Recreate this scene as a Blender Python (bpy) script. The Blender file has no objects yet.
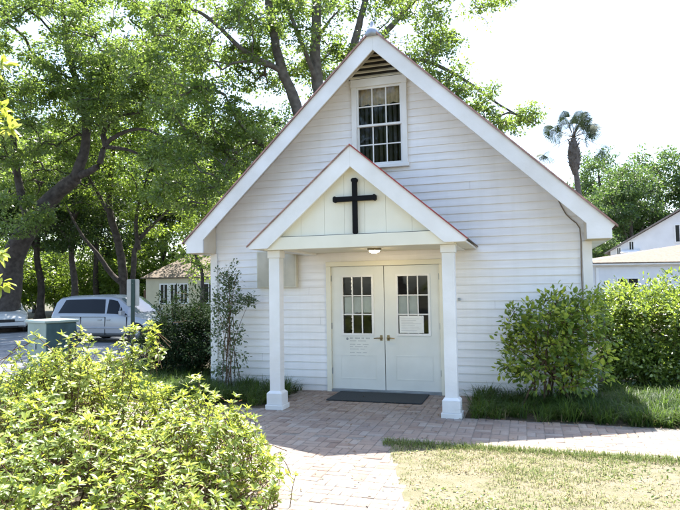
import bpy, math, random
import numpy as np
rng = np.random.default_rng(7)
random.seed(7)
SC = bpy.context.scene
COL = SC.collection
PI = math.pi

# ------------------------------------------------------------------ camera
CAM = np.array([2.242, -9.634, 1.742]); YAW, PIT, ROL, FPX = .3017, .055, -.0155, 594.4
def rotm(y, p, r):
    cz, sz = math.cos(y), math.sin(y); cx, sx = math.cos(p+PI/2), math.sin(p+PI/2); cr, sr = math.cos(r), math.sin(r)
    return np.array([[cz,-sz,0],[sz,cz,0],[0,0,1]]) @ np.array([[1,0,0],[0,cx,-sx],[0,sx,cx]]) @ np.array([[cr,-sr,0],[sr,cr,0],[0,0,1]])
RM = rotm(YAW, PIT, ROL)
def at(u, v, d):
    """world point seen at photo pixel u, v, d metres in front of the camera"""
    return CAM + RM @ np.array([(u-340)/FPX, -(v-255)/FPX, -1.0]) * d
cam = bpy.data.cameras.new('camera'); camo = bpy.data.objects.new('camera', cam); COL.objects.link(camo)
cam.sensor_width = 36; cam.lens = FPX/680*36; cam.clip_start = .05; cam.clip_end = 2000
from mathutils import Matrix, Vector
M4 = Matrix([list(RM[i])+[CAM[i]] for i in range(3)]+[[0,0,0,1]])
camo.matrix_world = M4
SC.camera = camo

# ------------------------------------------------------------------ light
SUN = np.array([-.06, .512, 1.0]); SUN /= np.linalg.norm(SUN)
elev = math.asin(SUN[2]); azim = math.atan2(SUN[0], SUN[1])
w = bpy.data.worlds.new('World'); SC.world = w; w.use_nodes = True
nt = w.node_tree; bg = nt.nodes['Background']
sky = nt.nodes.new('ShaderNodeTexSky'); sky.sky_type = 'NISHITA'; sky.sun_disc = False
sky.sun_elevation = elev; sky.sun_rotation = azim
sky.air_density = 1.0; sky.dust_density = 1.6; sky.ozone_density = 1.0
nt.links.new(sky.outputs[0], bg.inputs[0]); bg.inputs[1].default_value = .15
sl = bpy.data.lights.new('sun', 'SUN'); sl.energy = 5.0; sl.angle = math.radians(.5); sl.color = (1, .955, .88)
so = bpy.data.objects.new('sun', sl); COL.objects.link(so)
so.rotation_euler = Vector(SUN).to_track_quat('Z', 'Y').to_euler()
SC.view_settings.view_transform = 'Standard'; SC.view_settings.look = 'None'
SC.view_settings.exposure = 1.88; SC.view_settings.gamma = 1
SC.render.engine = 'CYCLES'
SC.cycles.max_bounces = 8; SC.cycles.diffuse_bounces = 4; SC.cycles.transparent_max_bounces = 12
SC.cycles.sample_clamp_indirect = 6

# ------------------------------------------------------------------ materials
def new_mat(name):
    m = bpy.data.materials.new(name); m.use_nodes = True
    return m, m.node_tree, m.node_tree.nodes['Principled BSDF']
def mat(name, col, rough=.6, var=.12, scale=4, metal=0, bump=0, bscale=40, col2=None, spec=.4, detail=6):
    m, t, p = new_mat(name)
    tc = t.nodes.new('ShaderNodeTexCoord'); nz = t.nodes.new('ShaderNodeTexNoise')
    nz.inputs['Scale'].default_value = scale; nz.inputs['Detail'].default_value = detail
    t.links.new(tc.outputs['Object'], nz.inputs['Vector'])
    r = t.nodes.new('ShaderNodeValToRGB'); r.color_ramp.elements[0].position = .3; r.color_ramp.elements[1].position = .7
    c2 = col2 or tuple(min(1, c*(1+var)) for c in col); c1 = col if col2 else tuple(c*(1-var) for c in col)
    r.color_ramp.elements[0].color = (*c1, 1); r.color_ramp.elements[1].color = (*c2, 1)
    t.links.new(nz.outputs['Fac'], r.inputs['Fac']); t.links.new(r.outputs[0], p.inputs['Base Color'])
    p.inputs['Roughness'].default_value = rough; p.inputs['Metallic'].default_value = metal
    p.inputs['Specular IOR Level'].default_value = spec
    if bump:
        n2 = t.nodes.new('ShaderNodeTexNoise'); n2.inputs['Scale'].default_value = bscale; n2.inputs['Detail'].default_value = 8
        t.links.new(tc.outputs['Object'], n2.inputs['Vector'])
        b = t.nodes.new('ShaderNodeBump'); b.inputs['Strength'].default_value = bump; b.inputs['Distance'].default_value = .02
        t.links.new(n2.outputs['Fac'], b.inputs['Height']); t.links.new(b.outputs[0], p.inputs['Normal'])
    return m
def leaf_mat(name, c_dark, c_mid, c_light, trans, tw=.4, rough=.42, spec=.45):
    """per-leaf colour from the 'rnd' face attribute, thin-leaf light through it"""
    m, t, p = new_mat(name)
    a = t.nodes.new('ShaderNodeAttribute'); a.attribute_name = 'rnd'
    r = t.nodes.new('ShaderNodeValToRGB'); e = r.color_ramp.elements
    e[0].color = (*c_dark, 1); e[0].position = .1; e[1].color = (*c_light, 1); e[1].position = .95
    k = e.new(.55); k.color = (*c_mid, 1)
    t.links.new(a.outputs['Fac'], r.inputs['Fac']); t.links.new(r.outputs[0], p.inputs['Base Color'])
    p.inputs['Roughness'].default_value = rough; p.inputs['Specular IOR Level'].default_value = spec
    tr = t.nodes.new('ShaderNodeBsdfTranslucent'); mx = t.nodes.new('ShaderNodeMixRGB'); mx.blend_type = 'MIX'; mx.inputs[0].default_value = .65
    mx.inputs[2].default_value = (*trans, 1); t.links.new(r.outputs[0], mx.inputs[1]); t.links.new(mx.outputs[0], tr.inputs[0])
    ms = t.nodes.new('ShaderNodeMixShader'); ms.inputs[0].default_value = tw
    t.links.new(p.outputs[0], ms.inputs[1]); t.links.new(tr.outputs[0], ms.inputs[2])
    t.links.new(ms.outputs[0], t.nodes['Material Output'].inputs[0])
    return m
def siding_mat():
    m, t, p = new_mat('painted_siding')
    tc = t.nodes.new('ShaderNodeTexCoord')
    mp = t.nodes.new('ShaderNodeMapping'); mp.inputs['Scale'].default_value = (.5, 1, 6)
    n1 = t.nodes.new('ShaderNodeTexNoise'); n1.inputs['Scale'].default_value = 2.2; n1.inputs['Detail'].default_value = 8
    t.links.new(tc.outputs['Object'], mp.inputs[0]); t.links.new(mp.outputs[0], n1.inputs['Vector'])
    r = t.nodes.new('ShaderNodeValToRGB'); r.color_ramp.elements[0].position = .3; r.color_ramp.elements[1].position = .65
    r.color_ramp.elements[0].color = (.78, .755, .745, 1); r.color_ramp.elements[1].color = (.88, .865, .87, 1)
    # mildew towards the foot of the wall and thin drip stains
    sp = t.nodes.new('ShaderNodeSeparateXYZ'); t.links.new(tc.outputs['Object'], sp.inputs[0])
    n2 = t.nodes.new('ShaderNodeTexNoise'); n2.inputs['Scale'].default_value = 1.3; n2.inputs['Detail'].default_value = 6
    m2 = t.nodes.new('ShaderNodeMapping'); m2.inputs['Scale'].default_value = (6, 1, .5)
    t.links.new(tc.outputs['Object'], m2.inputs[0]); t.links.new(m2.outputs[0], n2.inputs['Vector'])
    mr = t.nodes.new('ShaderNodeMapRange'); mr.inputs[1].default_value = .48; mr.inputs[2].default_value = .75; mr.inputs[3].default_value = 0; mr.inputs[4].default_value = .16
    t.links.new(n2.outputs['Fac'], mr.inputs[0])
    mx = t.nodes.new('ShaderNodeMixRGB'); mx.inputs[2].default_value = (.60, .58, .52, 1)
    t.links.new(n1.outputs['Fac'], r.inputs['Fac']); t.links.new(r.outputs[0], mx.inputs[1]); t.links.new(mr.outputs[0], mx.inputs[0])
    gr_ = t.nodes.new('ShaderNodeMapRange'); gr_.inputs[1].default_value = .0; gr_.inputs[2].default_value = .42; gr_.inputs[3].default_value = .75; gr_.inputs[4].default_value = 0
    t.links.new(sp.outputs['Z'], gr_.inputs[0]); ml = t.nodes.new('ShaderNodeMath'); ml.operation = 'MULTIPLY'; t.links.new(gr_.outputs[0], ml.inputs[0]); t.links.new(n1.outputs['Fac'], ml.inputs[1])
    m4 = t.nodes.new('ShaderNodeMixRGB'); m4.inputs[2].default_value = (.36,.33,.26,1); t.links.new(ml.outputs[0], m4.inputs[0]); t.links.new(mx.outputs[0], m4.inputs[1])
    t.links.new(m4.outputs[0], p.inputs['Base Color']); p.inputs['Roughness'].default_value = .55
    b = t.nodes.new('ShaderNodeBump'); b.inputs['Strength'].default_value = .25; b.inputs['Distance'].default_value = .01
    t.links.new(n1.outputs['Fac'], b.inputs['Height']); t.links.new(b.outputs[0], p.inputs['Normal'])
    return m
def glass_mat(name, tint=(.75,.8,.78), base=.06):
    m, t, p = new_mat(name)
    t.nodes.remove(p)
    tr = t.nodes.new('ShaderNodeBsdfTransparent'); tr.inputs[0].default_value = (*tint, 1)
    gl = t.nodes.new('ShaderNodeBsdfGlossy'); gl.inputs['Roughness'].default_value = .03; gl.inputs[0].default_value = (1, 1, 1, 1)
    fr = t.nodes.new('ShaderNodeFresnel'); fr.inputs[0].default_value = 1.5
    tc = t.nodes.new('ShaderNodeTexCoord'); nz = t.nodes.new('ShaderNodeTexNoise'); nz.inputs['Scale'].default_value = 3
    t.links.new(tc.outputs['Object'], nz.inputs['Vector'])
    b = t.nodes.new('ShaderNodeBump'); b.inputs['Strength'].default_value = .15; b.inputs['Distance'].default_value = .01
    t.links.new(nz.outputs['Fac'], b.inputs['Height']); t.links.new(b.outputs[0], gl.inputs['Normal'])
    ad = t.nodes.new('ShaderNodeMath'); ad.operation = 'ADD'; ad.inputs[1].default_value = base; t.links.new(fr.outputs[0], ad.inputs[0])
    ms = t.nodes.new('ShaderNodeMixShader'); t.links.new(ad.outputs[0], ms.inputs[0])
    t.links.new(tr.outputs[0], ms.inputs[1]); t.links.new(gl.outputs[0], ms.inputs[2])
    t.links.new(ms.outputs[0], t.nodes['Material Output'].inputs[0])
    return m
def attr_mat(name, stops, rough=.85, bump=.3, bscale=90, stain=None):
    m, t, p = new_mat(name)
    a = t.nodes.new('ShaderNodeAttribute'); a.attribute_name = 'rnd'
    r = t.nodes.new('ShaderNodeValToRGB'); e = r.color_ramp.elements
    e[0].position = 0; e[0].color = (*stops[0], 1); e[1].position = 1; e[1].color = (*stops[-1], 1)
    for i, s in enumerate(stops[1:-1]):
        k = e.new((i+1)/(len(stops)-1)); k.color = (*s, 1)
    t.links.new(a.outputs['Fac'], r.inputs['Fac'])
    tc = t.nodes.new('ShaderNodeTexCoord'); nz = t.nodes.new('ShaderNodeTexNoise'); nz.inputs['Scale'].default_value = bscale; nz.inputs['Detail'].default_value = 6
    t.links.new(tc.outputs['Object'], nz.inputs['Vector'])
    n3 = t.nodes.new('ShaderNodeTexNoise'); n3.inputs['Scale'].default_value = 1.6; n3.inputs['Detail'].default_value = 5
    t.links.new(tc.outputs['Object'], n3.inputs['Vector'])
    mr = t.nodes.new('ShaderNodeMapRange'); mr.inputs[1].default_value = .35; mr.inputs[2].default_value = .7; mr.inputs[3].default_value = 0; mr.inputs[4].default_value = .5
    t.links.new(n3.outputs['Fac'], mr.inputs[0])
    mx = t.nodes.new('ShaderNodeMixRGB'); mx.inputs[2].default_value = (*(stain or stops[0]), 1)
    t.links.new(mr.outputs[0], mx.inputs[0]); t.links.new(r.outputs[0], mx.inputs[1])
    m3 = t.nodes.new('ShaderNodeMixRGB'); m3.blend_type = 'MULTIPLY'; m3.inputs[0].default_value = .35
    t.links.new(mx.outputs[0], m3.inputs[1]); t.links.new(nz.outputs['Fac'], m3.inputs[2])
    t.links.new(m3.outputs[0], p.inputs['Base Color']); p.inputs['Roughness'].default_value = rough
    b = t.nodes.new('ShaderNodeBump'); b.inputs['Strength'].default_value = bump; b.inputs['Distance'].default_value = .01
    t.links.new(nz.outputs['Fac'], b.inputs['Height']); t.links.new(b.outputs[0], p.inputs['Normal'])
    return m

SIDING = siding_mat()
WHITE = mat('white_trim_paint', (.82, .815, .81), .5, .05, 2.2, bump=.12, bscale=25, col2=(.70, .685, .655), detail=12)
CREAM = mat('cream_paint', (.80, .765, .64), .55, .05, 3, col2=(.75, .71, .58))
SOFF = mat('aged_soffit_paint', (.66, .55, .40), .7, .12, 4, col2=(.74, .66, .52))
DOORP = mat('door_paint', (.75, .755, .71), .45, .05, 3, col2=(.68, .685, .64))
SHING = mat('roof_shingle', (.10, .055, .045), .9, .3, 30, bump=.5, bscale=60)
RED = mat('red_drip_edge', (.32, .05, .045), .5, .25, 8)
RUST = mat('rusty_drip_edge', (.34, .20, .17), .7, .35, 8)
BLACK = mat('black_iron', (.006, .006, .007), .7, .2, 10, spec=.15)
DARKW = mat('dark_void', (.03, .028, .025), .9, .2, 10)
ZINC = mat('zinc_metal', (.30, .33, .36), .45, .2, 6, metal=.6)
BRASS = mat('dull_brass', (.25, .20, .11), .4, .2, 20, metal=.8)
PAPER = mat('white_paper', (.75, .75, .72), .8, .05, 10)
INK = mat('grey_ink', (.27, .285, .30), .8, .1, 30)
GLASS = glass_mat('window_glass', base=.0, tint=(.9,.92,.9))
TANC = mat('tan_valance', (.62, .50, .34), .9, .2, 15)
MATM = mat('rubber_mat', (.035, .042, .045), .9, .3, 60, bump=.6, bscale=200)
BRICK = attr_mat('brick_pavers', [(.235,.165,.125), (.30,.225,.175), (.345,.27,.21), (.38,.325,.27)], .9, .45, 60, stain=(.25,.23,.215))
ASPH = mat('worn_asphalt', (.13, .135, .145), .9, .2, 1.2, bump=.4, bscale=120, col2=(.22,.225,.235))
SOIL = mat('leaf_litter_soil', (.035, .028, .018), .95, .3, 9, bump=.7, bscale=50, col2=(.085,.07,.04), detail=10)
FOREST = mat('ground_cover_soil', (.035, .04, .02), .95, .3, .5, bump=.7, bscale=20, col2=(.10,.085,.05), detail=10)
THATCH = mat('dry_thatch', (.22, .18, .125), .95, .3, 6, bump=.9, bscale=90, col2=(.14,.135,.07), detail=10)
BARK = mat('oak_bark', (.035, .027, .022), .95, .3, 5, bump=1, bscale=22, col2=(.085,.07,.06), detail=10)
BARK3 = mat('grey_oak_bark', (.085,.07,.06), .95, .3, 5, bump=1, bscale=22, col2=(.17,.15,.13), detail=10)
BARK2 = mat('dark_stem_bark', (.06, .035, .022), .9, .3, 10, bump=.6, bscale=60, col2=(.14,.085,.05))
PALMB = mat('palm_bark', (.09, .075, .065), .95, .3, 12, bump=1, bscale=25, col2=(.17,.145,.13))
CONC = mat('concrete_kerb', (.34,.33,.31), .9, .15, 5, bump=.3, bscale=90)
CARW = mat('silver_car_paint', (.30,.31,.325), .25, .03, 3, metal=.25)
CARW2 = mat('white_car_paint', (.50,.50,.49), .25, .03, 3)
CGLASS = mat('dark_car_glass', (.008,.009,.011), .12, .1, 3, spec=.18)
WSHIELD = mat('windshield_glass', (.08,.11,.12), .05, .1, 3, spec=1.0)
TYRE = mat('black_tyre', (.02,.02,.02), .9, .2, 30)
RIM = mat('alloy_rim', (.5,.5,.52), .35, .1, 10, metal=.8)
LAMP = mat('lamp_lens', (.6,.6,.6), .15, .1, 20, spec=.8)
REDL = mat('tail_lamp_lens', (.35,.02,.02), .2, .1, 20)
GREENBOX = mat('pale_green_enamel', (.14,.20,.18), .5, .15, 3, col2=(.20,.265,.24))
TEAL = mat('dark_green_post_paint', (.02,.05,.045), .5, .2, 6)
SIGNB = mat('sign_back_aluminium', (.42,.42,.40), .6, .1, 5, metal=.2)
YELH = mat('pale_yellow_render', (.55,.50,.36), .85, .08, 2)
TANR = mat('tan_roof_shingle', (.155, .122, .092), .9, .25, 8, bump=.4, bscale=30)
WHITEH = mat('white_house_wall', (.70,.70,.71), .8, .06, 1.5)
OAKL = leaf_mat('oak_leaf', (.026,.048,.014), (.088,.135,.035), (.23,.28,.115), (.33,.47,.065), .52, rough=.38, spec=.8)
OAKL2 = leaf_mat('light_oak_leaf', (.03,.055,.012), (.09,.15,.028), (.22,.29,.07), (.40,.56,.06), .52, rough=.38, spec=.7)
RIGHTL = leaf_mat('far_tree_leaf', (.022,.045,.018), (.055,.095,.03), (.15,.20,.075), (.20,.33,.06), .40)
DEEPL = leaf_mat('deep_wood_leaf', (.015,.03,.01), (.03,.06,.016), (.07,.12,.025), (.16,.26,.04), .35)
PALML = leaf_mat('palm_frond', (.025,.035,.02), (.04,.06,.03), (.075,.10,.05), (.08,.12,.04), .12, rough=.7, spec=.2)
BUSHL = leaf_mat('young_bush_leaf', (.10,.155,.03), (.29,.345,.055), (.58,.56,.20), (.60,.68,.08), .43, rough=.38, spec=.65)
DARKL = leaf_mat('dark_hedge_leaf', (.008,.018,.008), (.014,.03,.011), (.03,.06,.016), (.05,.09,.02), .22, rough=.7, spec=.1)
SHRUBL = leaf_mat('glossy_shrub_leaf', (.045,.09,.025), (.11,.18,.04), (.46,.50,.08), (.46,.60,.07), .48, rough=.3)  # light end of the ramp yellowed to paint dappled sun
HEDGEL = leaf_mat('hedge_leaf', (.025,.055,.012), (.10,.16,.03), (.36,.43,.10), (.46,.60,.07), .42, rough=.3, spec=.8)
VINEL = leaf_mat('sparse_shrub_leaf', (.045,.075,.04), (.09,.13,.06), (.18,.21,.10), (.2,.3,.08), .35)
STRAP = leaf_mat('strap_leaf', (.02,.045,.012), (.045,.085,.02), (.12,.17,.04), (.18,.30,.035), .4, rough=.5, spec=.25)
e_ = [n_ for n_ in STRAP.node_tree.nodes if n_.type == 'VALTORGB'][0].color_ramp.elements; e_[len(e_)-1].position = .84; k_ = e_.new(.93); k_.color = (.30,.23,.13,1)
LAWNL = leaf_mat('lawn_blade', (.09,.145,.03), (.21,.225,.075), (.40,.33,.20), (.26,.29,.09), .22, rough=.7, spec=.2)

# ------------------------------------------------------------------ mesh helpers
def link(name, me, parent=None, loc=None):
    o = bpy.data.objects.new(name, me); COL.objects.link(o)
    if parent is not None: o.parent = parent
    if loc is not None: o.location = loc
    return o
def thing(name, label, cat, loc=(0,0,0), rz=0, group=None):
    o = bpy.data.objects.new(name, None); COL.objects.link(o); o.empty_display_size = .2
    o.location = loc; o.rotation_euler = (0,0,rz); o['label'] = label; o['category'] = cat
    if group: o['group'] = group
    return o
def tag(o, label, cat, group=None, kind=None):
    if label: o['label'] = label
    if cat: o['category'] = cat
    if group: o['group'] = group
    if kind: o['kind'] = kind
    return o
def np_mesh(name, V, F, m, parent=None, rnd=None, smooth=False, loc=None):
    V = np.asarray(V, dtype=np.float32); F = np.asarray(F, dtype=np.int32); k = F.shape[1]
    me = bpy.data.meshes.new(name); me.vertices.add(len(V)); me.vertices.foreach_set('co', V.ravel())
    me.loops.add(F.size); me.loops.foreach_set('vertex_index', F.ravel())
    me.polygons.add(len(F)); me.polygons.foreach_set('loop_start', np.arange(0, F.size, k, dtype=np.int32))
    if rnd is not None:
        a = me.attributes.new('rnd', 'FLOAT', 'FACE'); a.data.foreach_set('value', np.asarray(rnd, dtype=np.float32))
    me.update(calc_edges=True)
    if smooth: me.polygons.foreach_set('use_smooth', np.ones(len(F), dtype=bool))
    me.materials.append(m)
    return link(name, me, parent, loc)
class MB:
    def __init__(s): s.v = []; s.f = []
    def add(s, vs, fs):
        b = len(s.v); s.v += [tuple(map(float, v)) for v in vs]; s.f += [tuple(i+b for i in f) for f in fs]; return s
    def box(s, x0, x1, y0, y1, z0, z1):
        v = [(x,y,z) for x in (x0,x1) for y in (y0,y1) for z in (z0,z1)]
        return s.add(v, [(0,1,3,2),(4,6,7,5),(0,4,5,1),(2,3,7,6),(0,2,6,4),(1,5,7,3)])
    def prism(s, poly, a0, a1, axis='y'):
        n = len(poly)
        def P(p, a): return (p[0], a, p[1]) if axis == 'y' else ((p[0], p[1], a) if axis == 'z' else (a, p[0], p[1]))
        v = [P(p, a0) for p in poly]+[P(p, a1) for p in poly]
        return s.add(v, [tuple(range(n)), tuple(range(2*n-1, n-1, -1))]+[(i, i+n, (i+1) % n+n, (i+1) % n) for i in range(n)])
    def tube(s, path, rad, n=8, cap=True):
        path = [np.array(p, float) for p in path]; rings = []
        if np.isscalar(rad): rad = [rad]*len(path)
        ref = np.array([.31, .17, .93])
        for i, p in enumerate(path):
            d = path[min(i+1, len(path)-1)]-path[max(i-1, 0)]; d = d/(np.linalg.norm(d)+1e-9)
            r_ = ref if abs(d@ref) < .95 else np.array([1., 0, 0])
            a = np.cross(d, r_); a /= np.linalg.norm(a); b = np.cross(d, a)
            rings.append([p+rad[i]*(math.cos(2*PI*k/n)*a+math.sin(2*PI*k/n)*b) for k in range(n)])
        v = [q for r in rings for q in r]; f = []
        for i in range(len(path)-1):
            for k in range(n): f.append((i*n+k, i*n+(k+1) % n, (i+1)*n+(k+1) % n, (i+1)*n+k))
        if cap: f += [tuple(range(n-1, -1, -1)), tuple(range((len(path)-1)*n, len(path)*n))]
        return s.add(v, f)
    def lathe(s, prof, c=(0,0,0), n=16):
        v = []; f = []
        for r, z in prof: v += [(c[0]+r*math.cos(2*PI*k/n), c[1]+r*math.sin(2*PI*k/n), c[2]+z) for k in range(n)]
        for i in range(len(prof)-1):
            for k in range(n): f.append((i*n+k, i*n+(k+1) % n, (i+1)*n+(k+1) % n, (i+1)*n+k))
        f += [tuple(range(n-1, -1, -1)), tuple(range((len(prof)-1)*n, len(prof)*n))]
        return s.add(v, f)
    def build(s, name, m, parent=None, bevel=0, smooth=False, fix=True):
        me = bpy.data.meshes.new(name); me.from_pydata(s.v, [], s.f); me.update()
        if fix:
            import bmesh
            b = bmesh.new(); b.from_mesh(me); bmesh.ops.recalc_face_normals(b, faces=b.faces); b.to_mesh(me); b.free()
        me.materials.append(m)
        if smooth: me.polygons.foreach_set('use_smooth', [True]*len(me.polygons))
        o = link(name, me, parent)
        if bevel:
            md = o.modifiers.new('bevel', 'BEVEL'); md.width = bevel; md.segments = 2; md.limit_method = 'ANGLE'
        return o

# ================================================================== CHAPEL
chapel = thing('chapel', 'small white clapboard chapel with steep gable, black cross and pillared porch', 'chapel')
W, E, EZ, RZ, OV = 3.17, 3.478, 2.571, 5.895, .488
S = (RZ-EZ)/E; BACK = 9.0
WX0, WX1, WZ0, WZ1 = -.41, .37, 3.80, 5.13      # window opening
# --- lapped clapboards, one band after the other, with the openings left free
opens = [(-.97, .97, 0, 2.16), (WX0, WX1, WZ0, WZ1)]
h = .127; cuts_all = sorted({0, 2.16, WZ0, WZ1})
sv = MB(); z = -.02; k = 0
while z < RZ-.1:
    za, zb = z, z+h
    jit = random.uniform(-.0015, .0015)
    yf = lambda zz: -(.021+jit)+(zz-za)/(h)*.017
    zs = [za]+[c for c in cuts_all if za < c < zb]+[zb]
    for a, b in zip(zs[:-1], zs[1:]):
        lim = lambda zz: min(W, max(0, (RZ-.05-zz)/S))
        segs = [(-1, 1)]; iv = []
        blocks = [(o[0], o[1]) for o in opens if a >= o[2]-1e-6 and b <= o[3]+1e-6]
        edges = [None]+[e for bl in blocks for e in bl]+[None]
        for i in range(0, len(edges), 2):
            l, r = edges[i], edges[i+1]
            la, lb = (-lim(a), -lim(b)) if l is None else (l, l)
            ra, rb = (lim(a), lim(b)) if r is None else (r, r)
            if ra-la < .01: continue
            sv.add([(la, yf(a), a), (ra, yf(a), a), (rb, yf(b), b), (lb, yf(b), b)], [(0,1,2,3)])
            if a == za:
                sv.add([(la, yf(a), a), (ra, yf(a), a), (ra, .01, a), (la, .01, a)], [(0,3,2,1)])
    z += h; k += 1
sv.build('siding', SIDING, chapel, fix=False)
jr = random.Random(5)
for j in range(30):
    kk = jr.randrange(0, 30); z = -.02+kk*h; x = jr.uniform(-3.0, 3.0)
    if abs(x) > (RZ-.5-z)/S or (abs(x) < 1.1 and z < 2.3) or (-.6 < x < .6 and z > 3.5) or z > 4.6: continue
    MB().add([(x,-.0235,z+.003),(x+.0025,-.0235,z+.003),(x+.0025,-.0055,z+h-.001),(x,-.0055,z+h-.001)], [(0,1,2,3)]).build('siding_joint', mat('joint_gap_grey', (.30,.29,.28)) if 'joint_gap_grey' not in bpy.data.materials else bpy.data.materials['joint_gap_grey'], chapel, fix=False)  # thin grey strip as a butt joint between boards
# side and back walls
wv = MB()
for s in (-1, 1):
    z = 0
    while z < 2.6:
        x0, x1 = s*(W+.018), s*(W+.002); zb = min(z+h, 2.6)
        wv.add([(x0,.0,z),(x0,BACK,z),(x1,BACK,zb),(x1,0,zb)], [(0,1,2,3)]); wv.add([(x0,0,z),(x0,BACK,z),(s*W,BACK,z),(s*W,0,z)], [(0,1,2,3)]); z += h
wv.add([(-W,BACK,0),(W,BACK,0),(W,BACK,2.6),(0,BACK,RZ-.08),(-W,BACK,2.6)], [(0,1,2,3,4)])
wv.build('side_wall', SIDING, chapel, fix=False)
MB().box(-W+.02, W-.02, .12, BACK-.02, .0, .04).build('floor', DARKW, chapel)
for s in (-1, 1):
    MB().box(min(s*(W-.10), s*(W+.035)), max(s*(W-.10), s*(W+.035)), -.045, .09, 0, 2.386).build('corner_board', WHITE, chapel, .004)
# --- roof slabs
def slab(ax, az, ex, ez, t, y0, y1):
    return MB().prism([(ax, az), (ex, ez), (ex, ez+t), (ax, az+t)], y0, y1)
for s in (-1, 1):
    o = slab(0, RZ+.003, s*(E+.03), EZ+.003-.03*S, .024, -OV-.012, BACK+.3).build('roof', SHING, chapel)
    MB().prism([(0, RZ-.006), (s*(E+.033), EZ-.033*S-.006), (s*(E+.033), EZ-.033*S+.028), (0, RZ+.028)], -OV-.030, -OV-.014).build('drip_edge', RUST, chapel)
    # barge board with boxed return
    T = .322; zi = lambda x: RZ-T-S*x
    MB().prism([(0, RZ-.002), (s*E, EZ-.002), (s*(E-.045), EZ-.05), (s*(E-.045), 2.385), (s*3.10, 2.385), (s*3.10, zi(3.10)), (0, RZ-T)], -OV, -OV+.035).build('barge_board', WHITE, chapel, .004)
    MB().prism([(0, RZ-.045), (s*3.44, RZ-.045-S*3.44), (s*3.44, RZ-.03-S*3.44), (0, RZ-.03)], -OV+.036, .02).build('rake_soffit', SOFF, chapel)
    bx = MB(); xs = sorted((s*3.102, s*3.12)); bx.box(xs[0], xs[1], -OV+.036, -.03, 2.40, RZ-.05-S*3.12)
    xs = sorted((s*3.102, s*3.415)); bx.box(xs[0], xs[1], -OV+.036, -.001, 2.387, 2.399)
    bx.build('eave_box', SOFF, chapel)
    xs = sorted((s*3.19, s*3.412)); xf = sorted((s*3.416, s*3.432))
    MB().box(xs[0], xs[1], .002, BACK, 2.387, 2.399).build('eave_soffit', WHITE, chapel)
    MB().box(xf[0], xf[1], -OV+.036, BACK+.28, 2.38, 2.535).build('fascia', WHITE, chapel)
# finial
MB().lathe([(.125,-.10),(.12,-.03),(.09,.03),(.055,.075),(.035,.12),(.022,.16),(.006,.19)], (-.015, -OV+.06, RZ), 14).build('finial', ZINC, chapel, smooth=True)
MB().prism([(-.13, RZ-.09), (0, RZ+.055), (.13, RZ-.09), (.13, RZ-.06), (0, RZ+.075), (-.13, RZ-.06)], -OV+.02, BACK+.3).build('ridge_cap', ZINC, chapel)
# --- gable louver
lz0 = 5.272; la = RZ-.10
half = lambda zz: max(.0, (la-zz)/S)
lv = thing_l = MB()
MB().prism([(-half(lz0)-.0, lz0), (half(lz0), lz0), (0, la)], -.024, -.0225).build('louver_back', DARKW, chapel)
z = lz0
fr = MB()
i = 0
while z < la-.05:
    a = half(z+.02)-.01
    fr.add([(-a,-.070,z+.0),(a,-.070,z+.0),(a-.03,-.026,z+.048),(-a+.03,-.026,z+.048),(-a,-.070,z+.012),(a,-.070,z+.012),(a-.03,-.026,z+.058),(-a+.03,-.026,z+.058)],
           [(0,1,2,3),(4,7,6,5),(0,4,5,1),(1,5,6,2),(3,2,6,7),(0,3,7,4)]); z += .088; i += 1
fr.build('louver_slats', CREAM, chapel)
# --- upper window
win = MB(); y0, y1 = -.062, .03
tr = .085
win.box(WX0-tr, WX0, y0, y1, WZ0-.02, WZ1); win.box(WX1, WX1+tr, y0, y1, WZ0-.02, WZ1)
win.box(WX0-tr-.01, WX1+tr+.01, y0-.008, y1, WZ1+.0005, WZ1+.135); win.box(WX0-tr-.025, WX1+tr+.025, y0-.03, y1, WZ0-.075, WZ0-.021)
wf = win.build('window_trim', WHITE, chapel, .004)
def sash(x0, x1, z0, z1, y, nx, nz, rail=.035, mun=.018, mt=WHITE, parent=None, name='window_sash'):
    b = MB(); d = .03
    b.box(x0, x0+rail, y, y+d, z0, z1); b.box(x1-rail, x1, y, y+d, z0, z1)
    b.box(x0+rail, x1-rail, y, y+d, z0, z0+rail); b.box(x0+rail, x1-rail, y, y+d, z1-rail, z1)
    ix0, ix1, iz0, iz1 = x0+rail, x1-rail, z0+rail, z1-rail
    for i in range(1, nx):
        c = ix0+(ix1-ix0)*i/nx; b.box(c-mun/2, c+mun/2, y+.003, y+d-.003, iz0, iz1)
    for i in range(1, nz):
        c = iz0+(iz1-iz0)*i/nz; b.box(ix0, ix1, y+.005, y+d-.005, c-mun/2, c+mun/2)
    o = b.build(name, mt, parent)
    g = MB().add([(ix0,y+.017,iz0),(ix1,y+.017,iz0),(ix1,y+.017,iz1),(ix0,y+.017,iz1)], [(0,1,2,3)]).build('glass_pane', GLASS, o, fix=False)
    return o
mid = (WZ0+WZ1)/2
sash(WX0, WX1, mid-.015, WZ1, -.035, 3, 2, parent=chapel)
sash(WX0, WX1, WZ0, mid+.02, -.003, 3, 2, parent=chapel)
cv = MB(); n = 40                                    # gathered tan valance behind the top panes
vs = []; fs = []
for i in range(n+1):
    x = WX0+.01+(WX1-WX0-.02)*i/n; yy = .07+.012*math.sin(i*1.9); zb = WZ1-.27-.02*math.sin(i*.55)-.03*math.sin(i/n*PI)
    vs += [(x, yy, zb), (x, yy, WZ1)]
    if i: fs.append((2*i-2, 2*i, 2*i+1, 2*i-1))
cv.add(vs, fs).build('valance', TANC, chapel, fix=False)
bl = MB()
for i in range(9):
    x = WX0+.03+i*.082; bl.box(x, x+.05, .12, .124, WZ0, WZ1-.02)
bl.build('vertical_blind', mat('dim_blind', (.05,.048,.045), .9, .2, 5), chapel)
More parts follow.
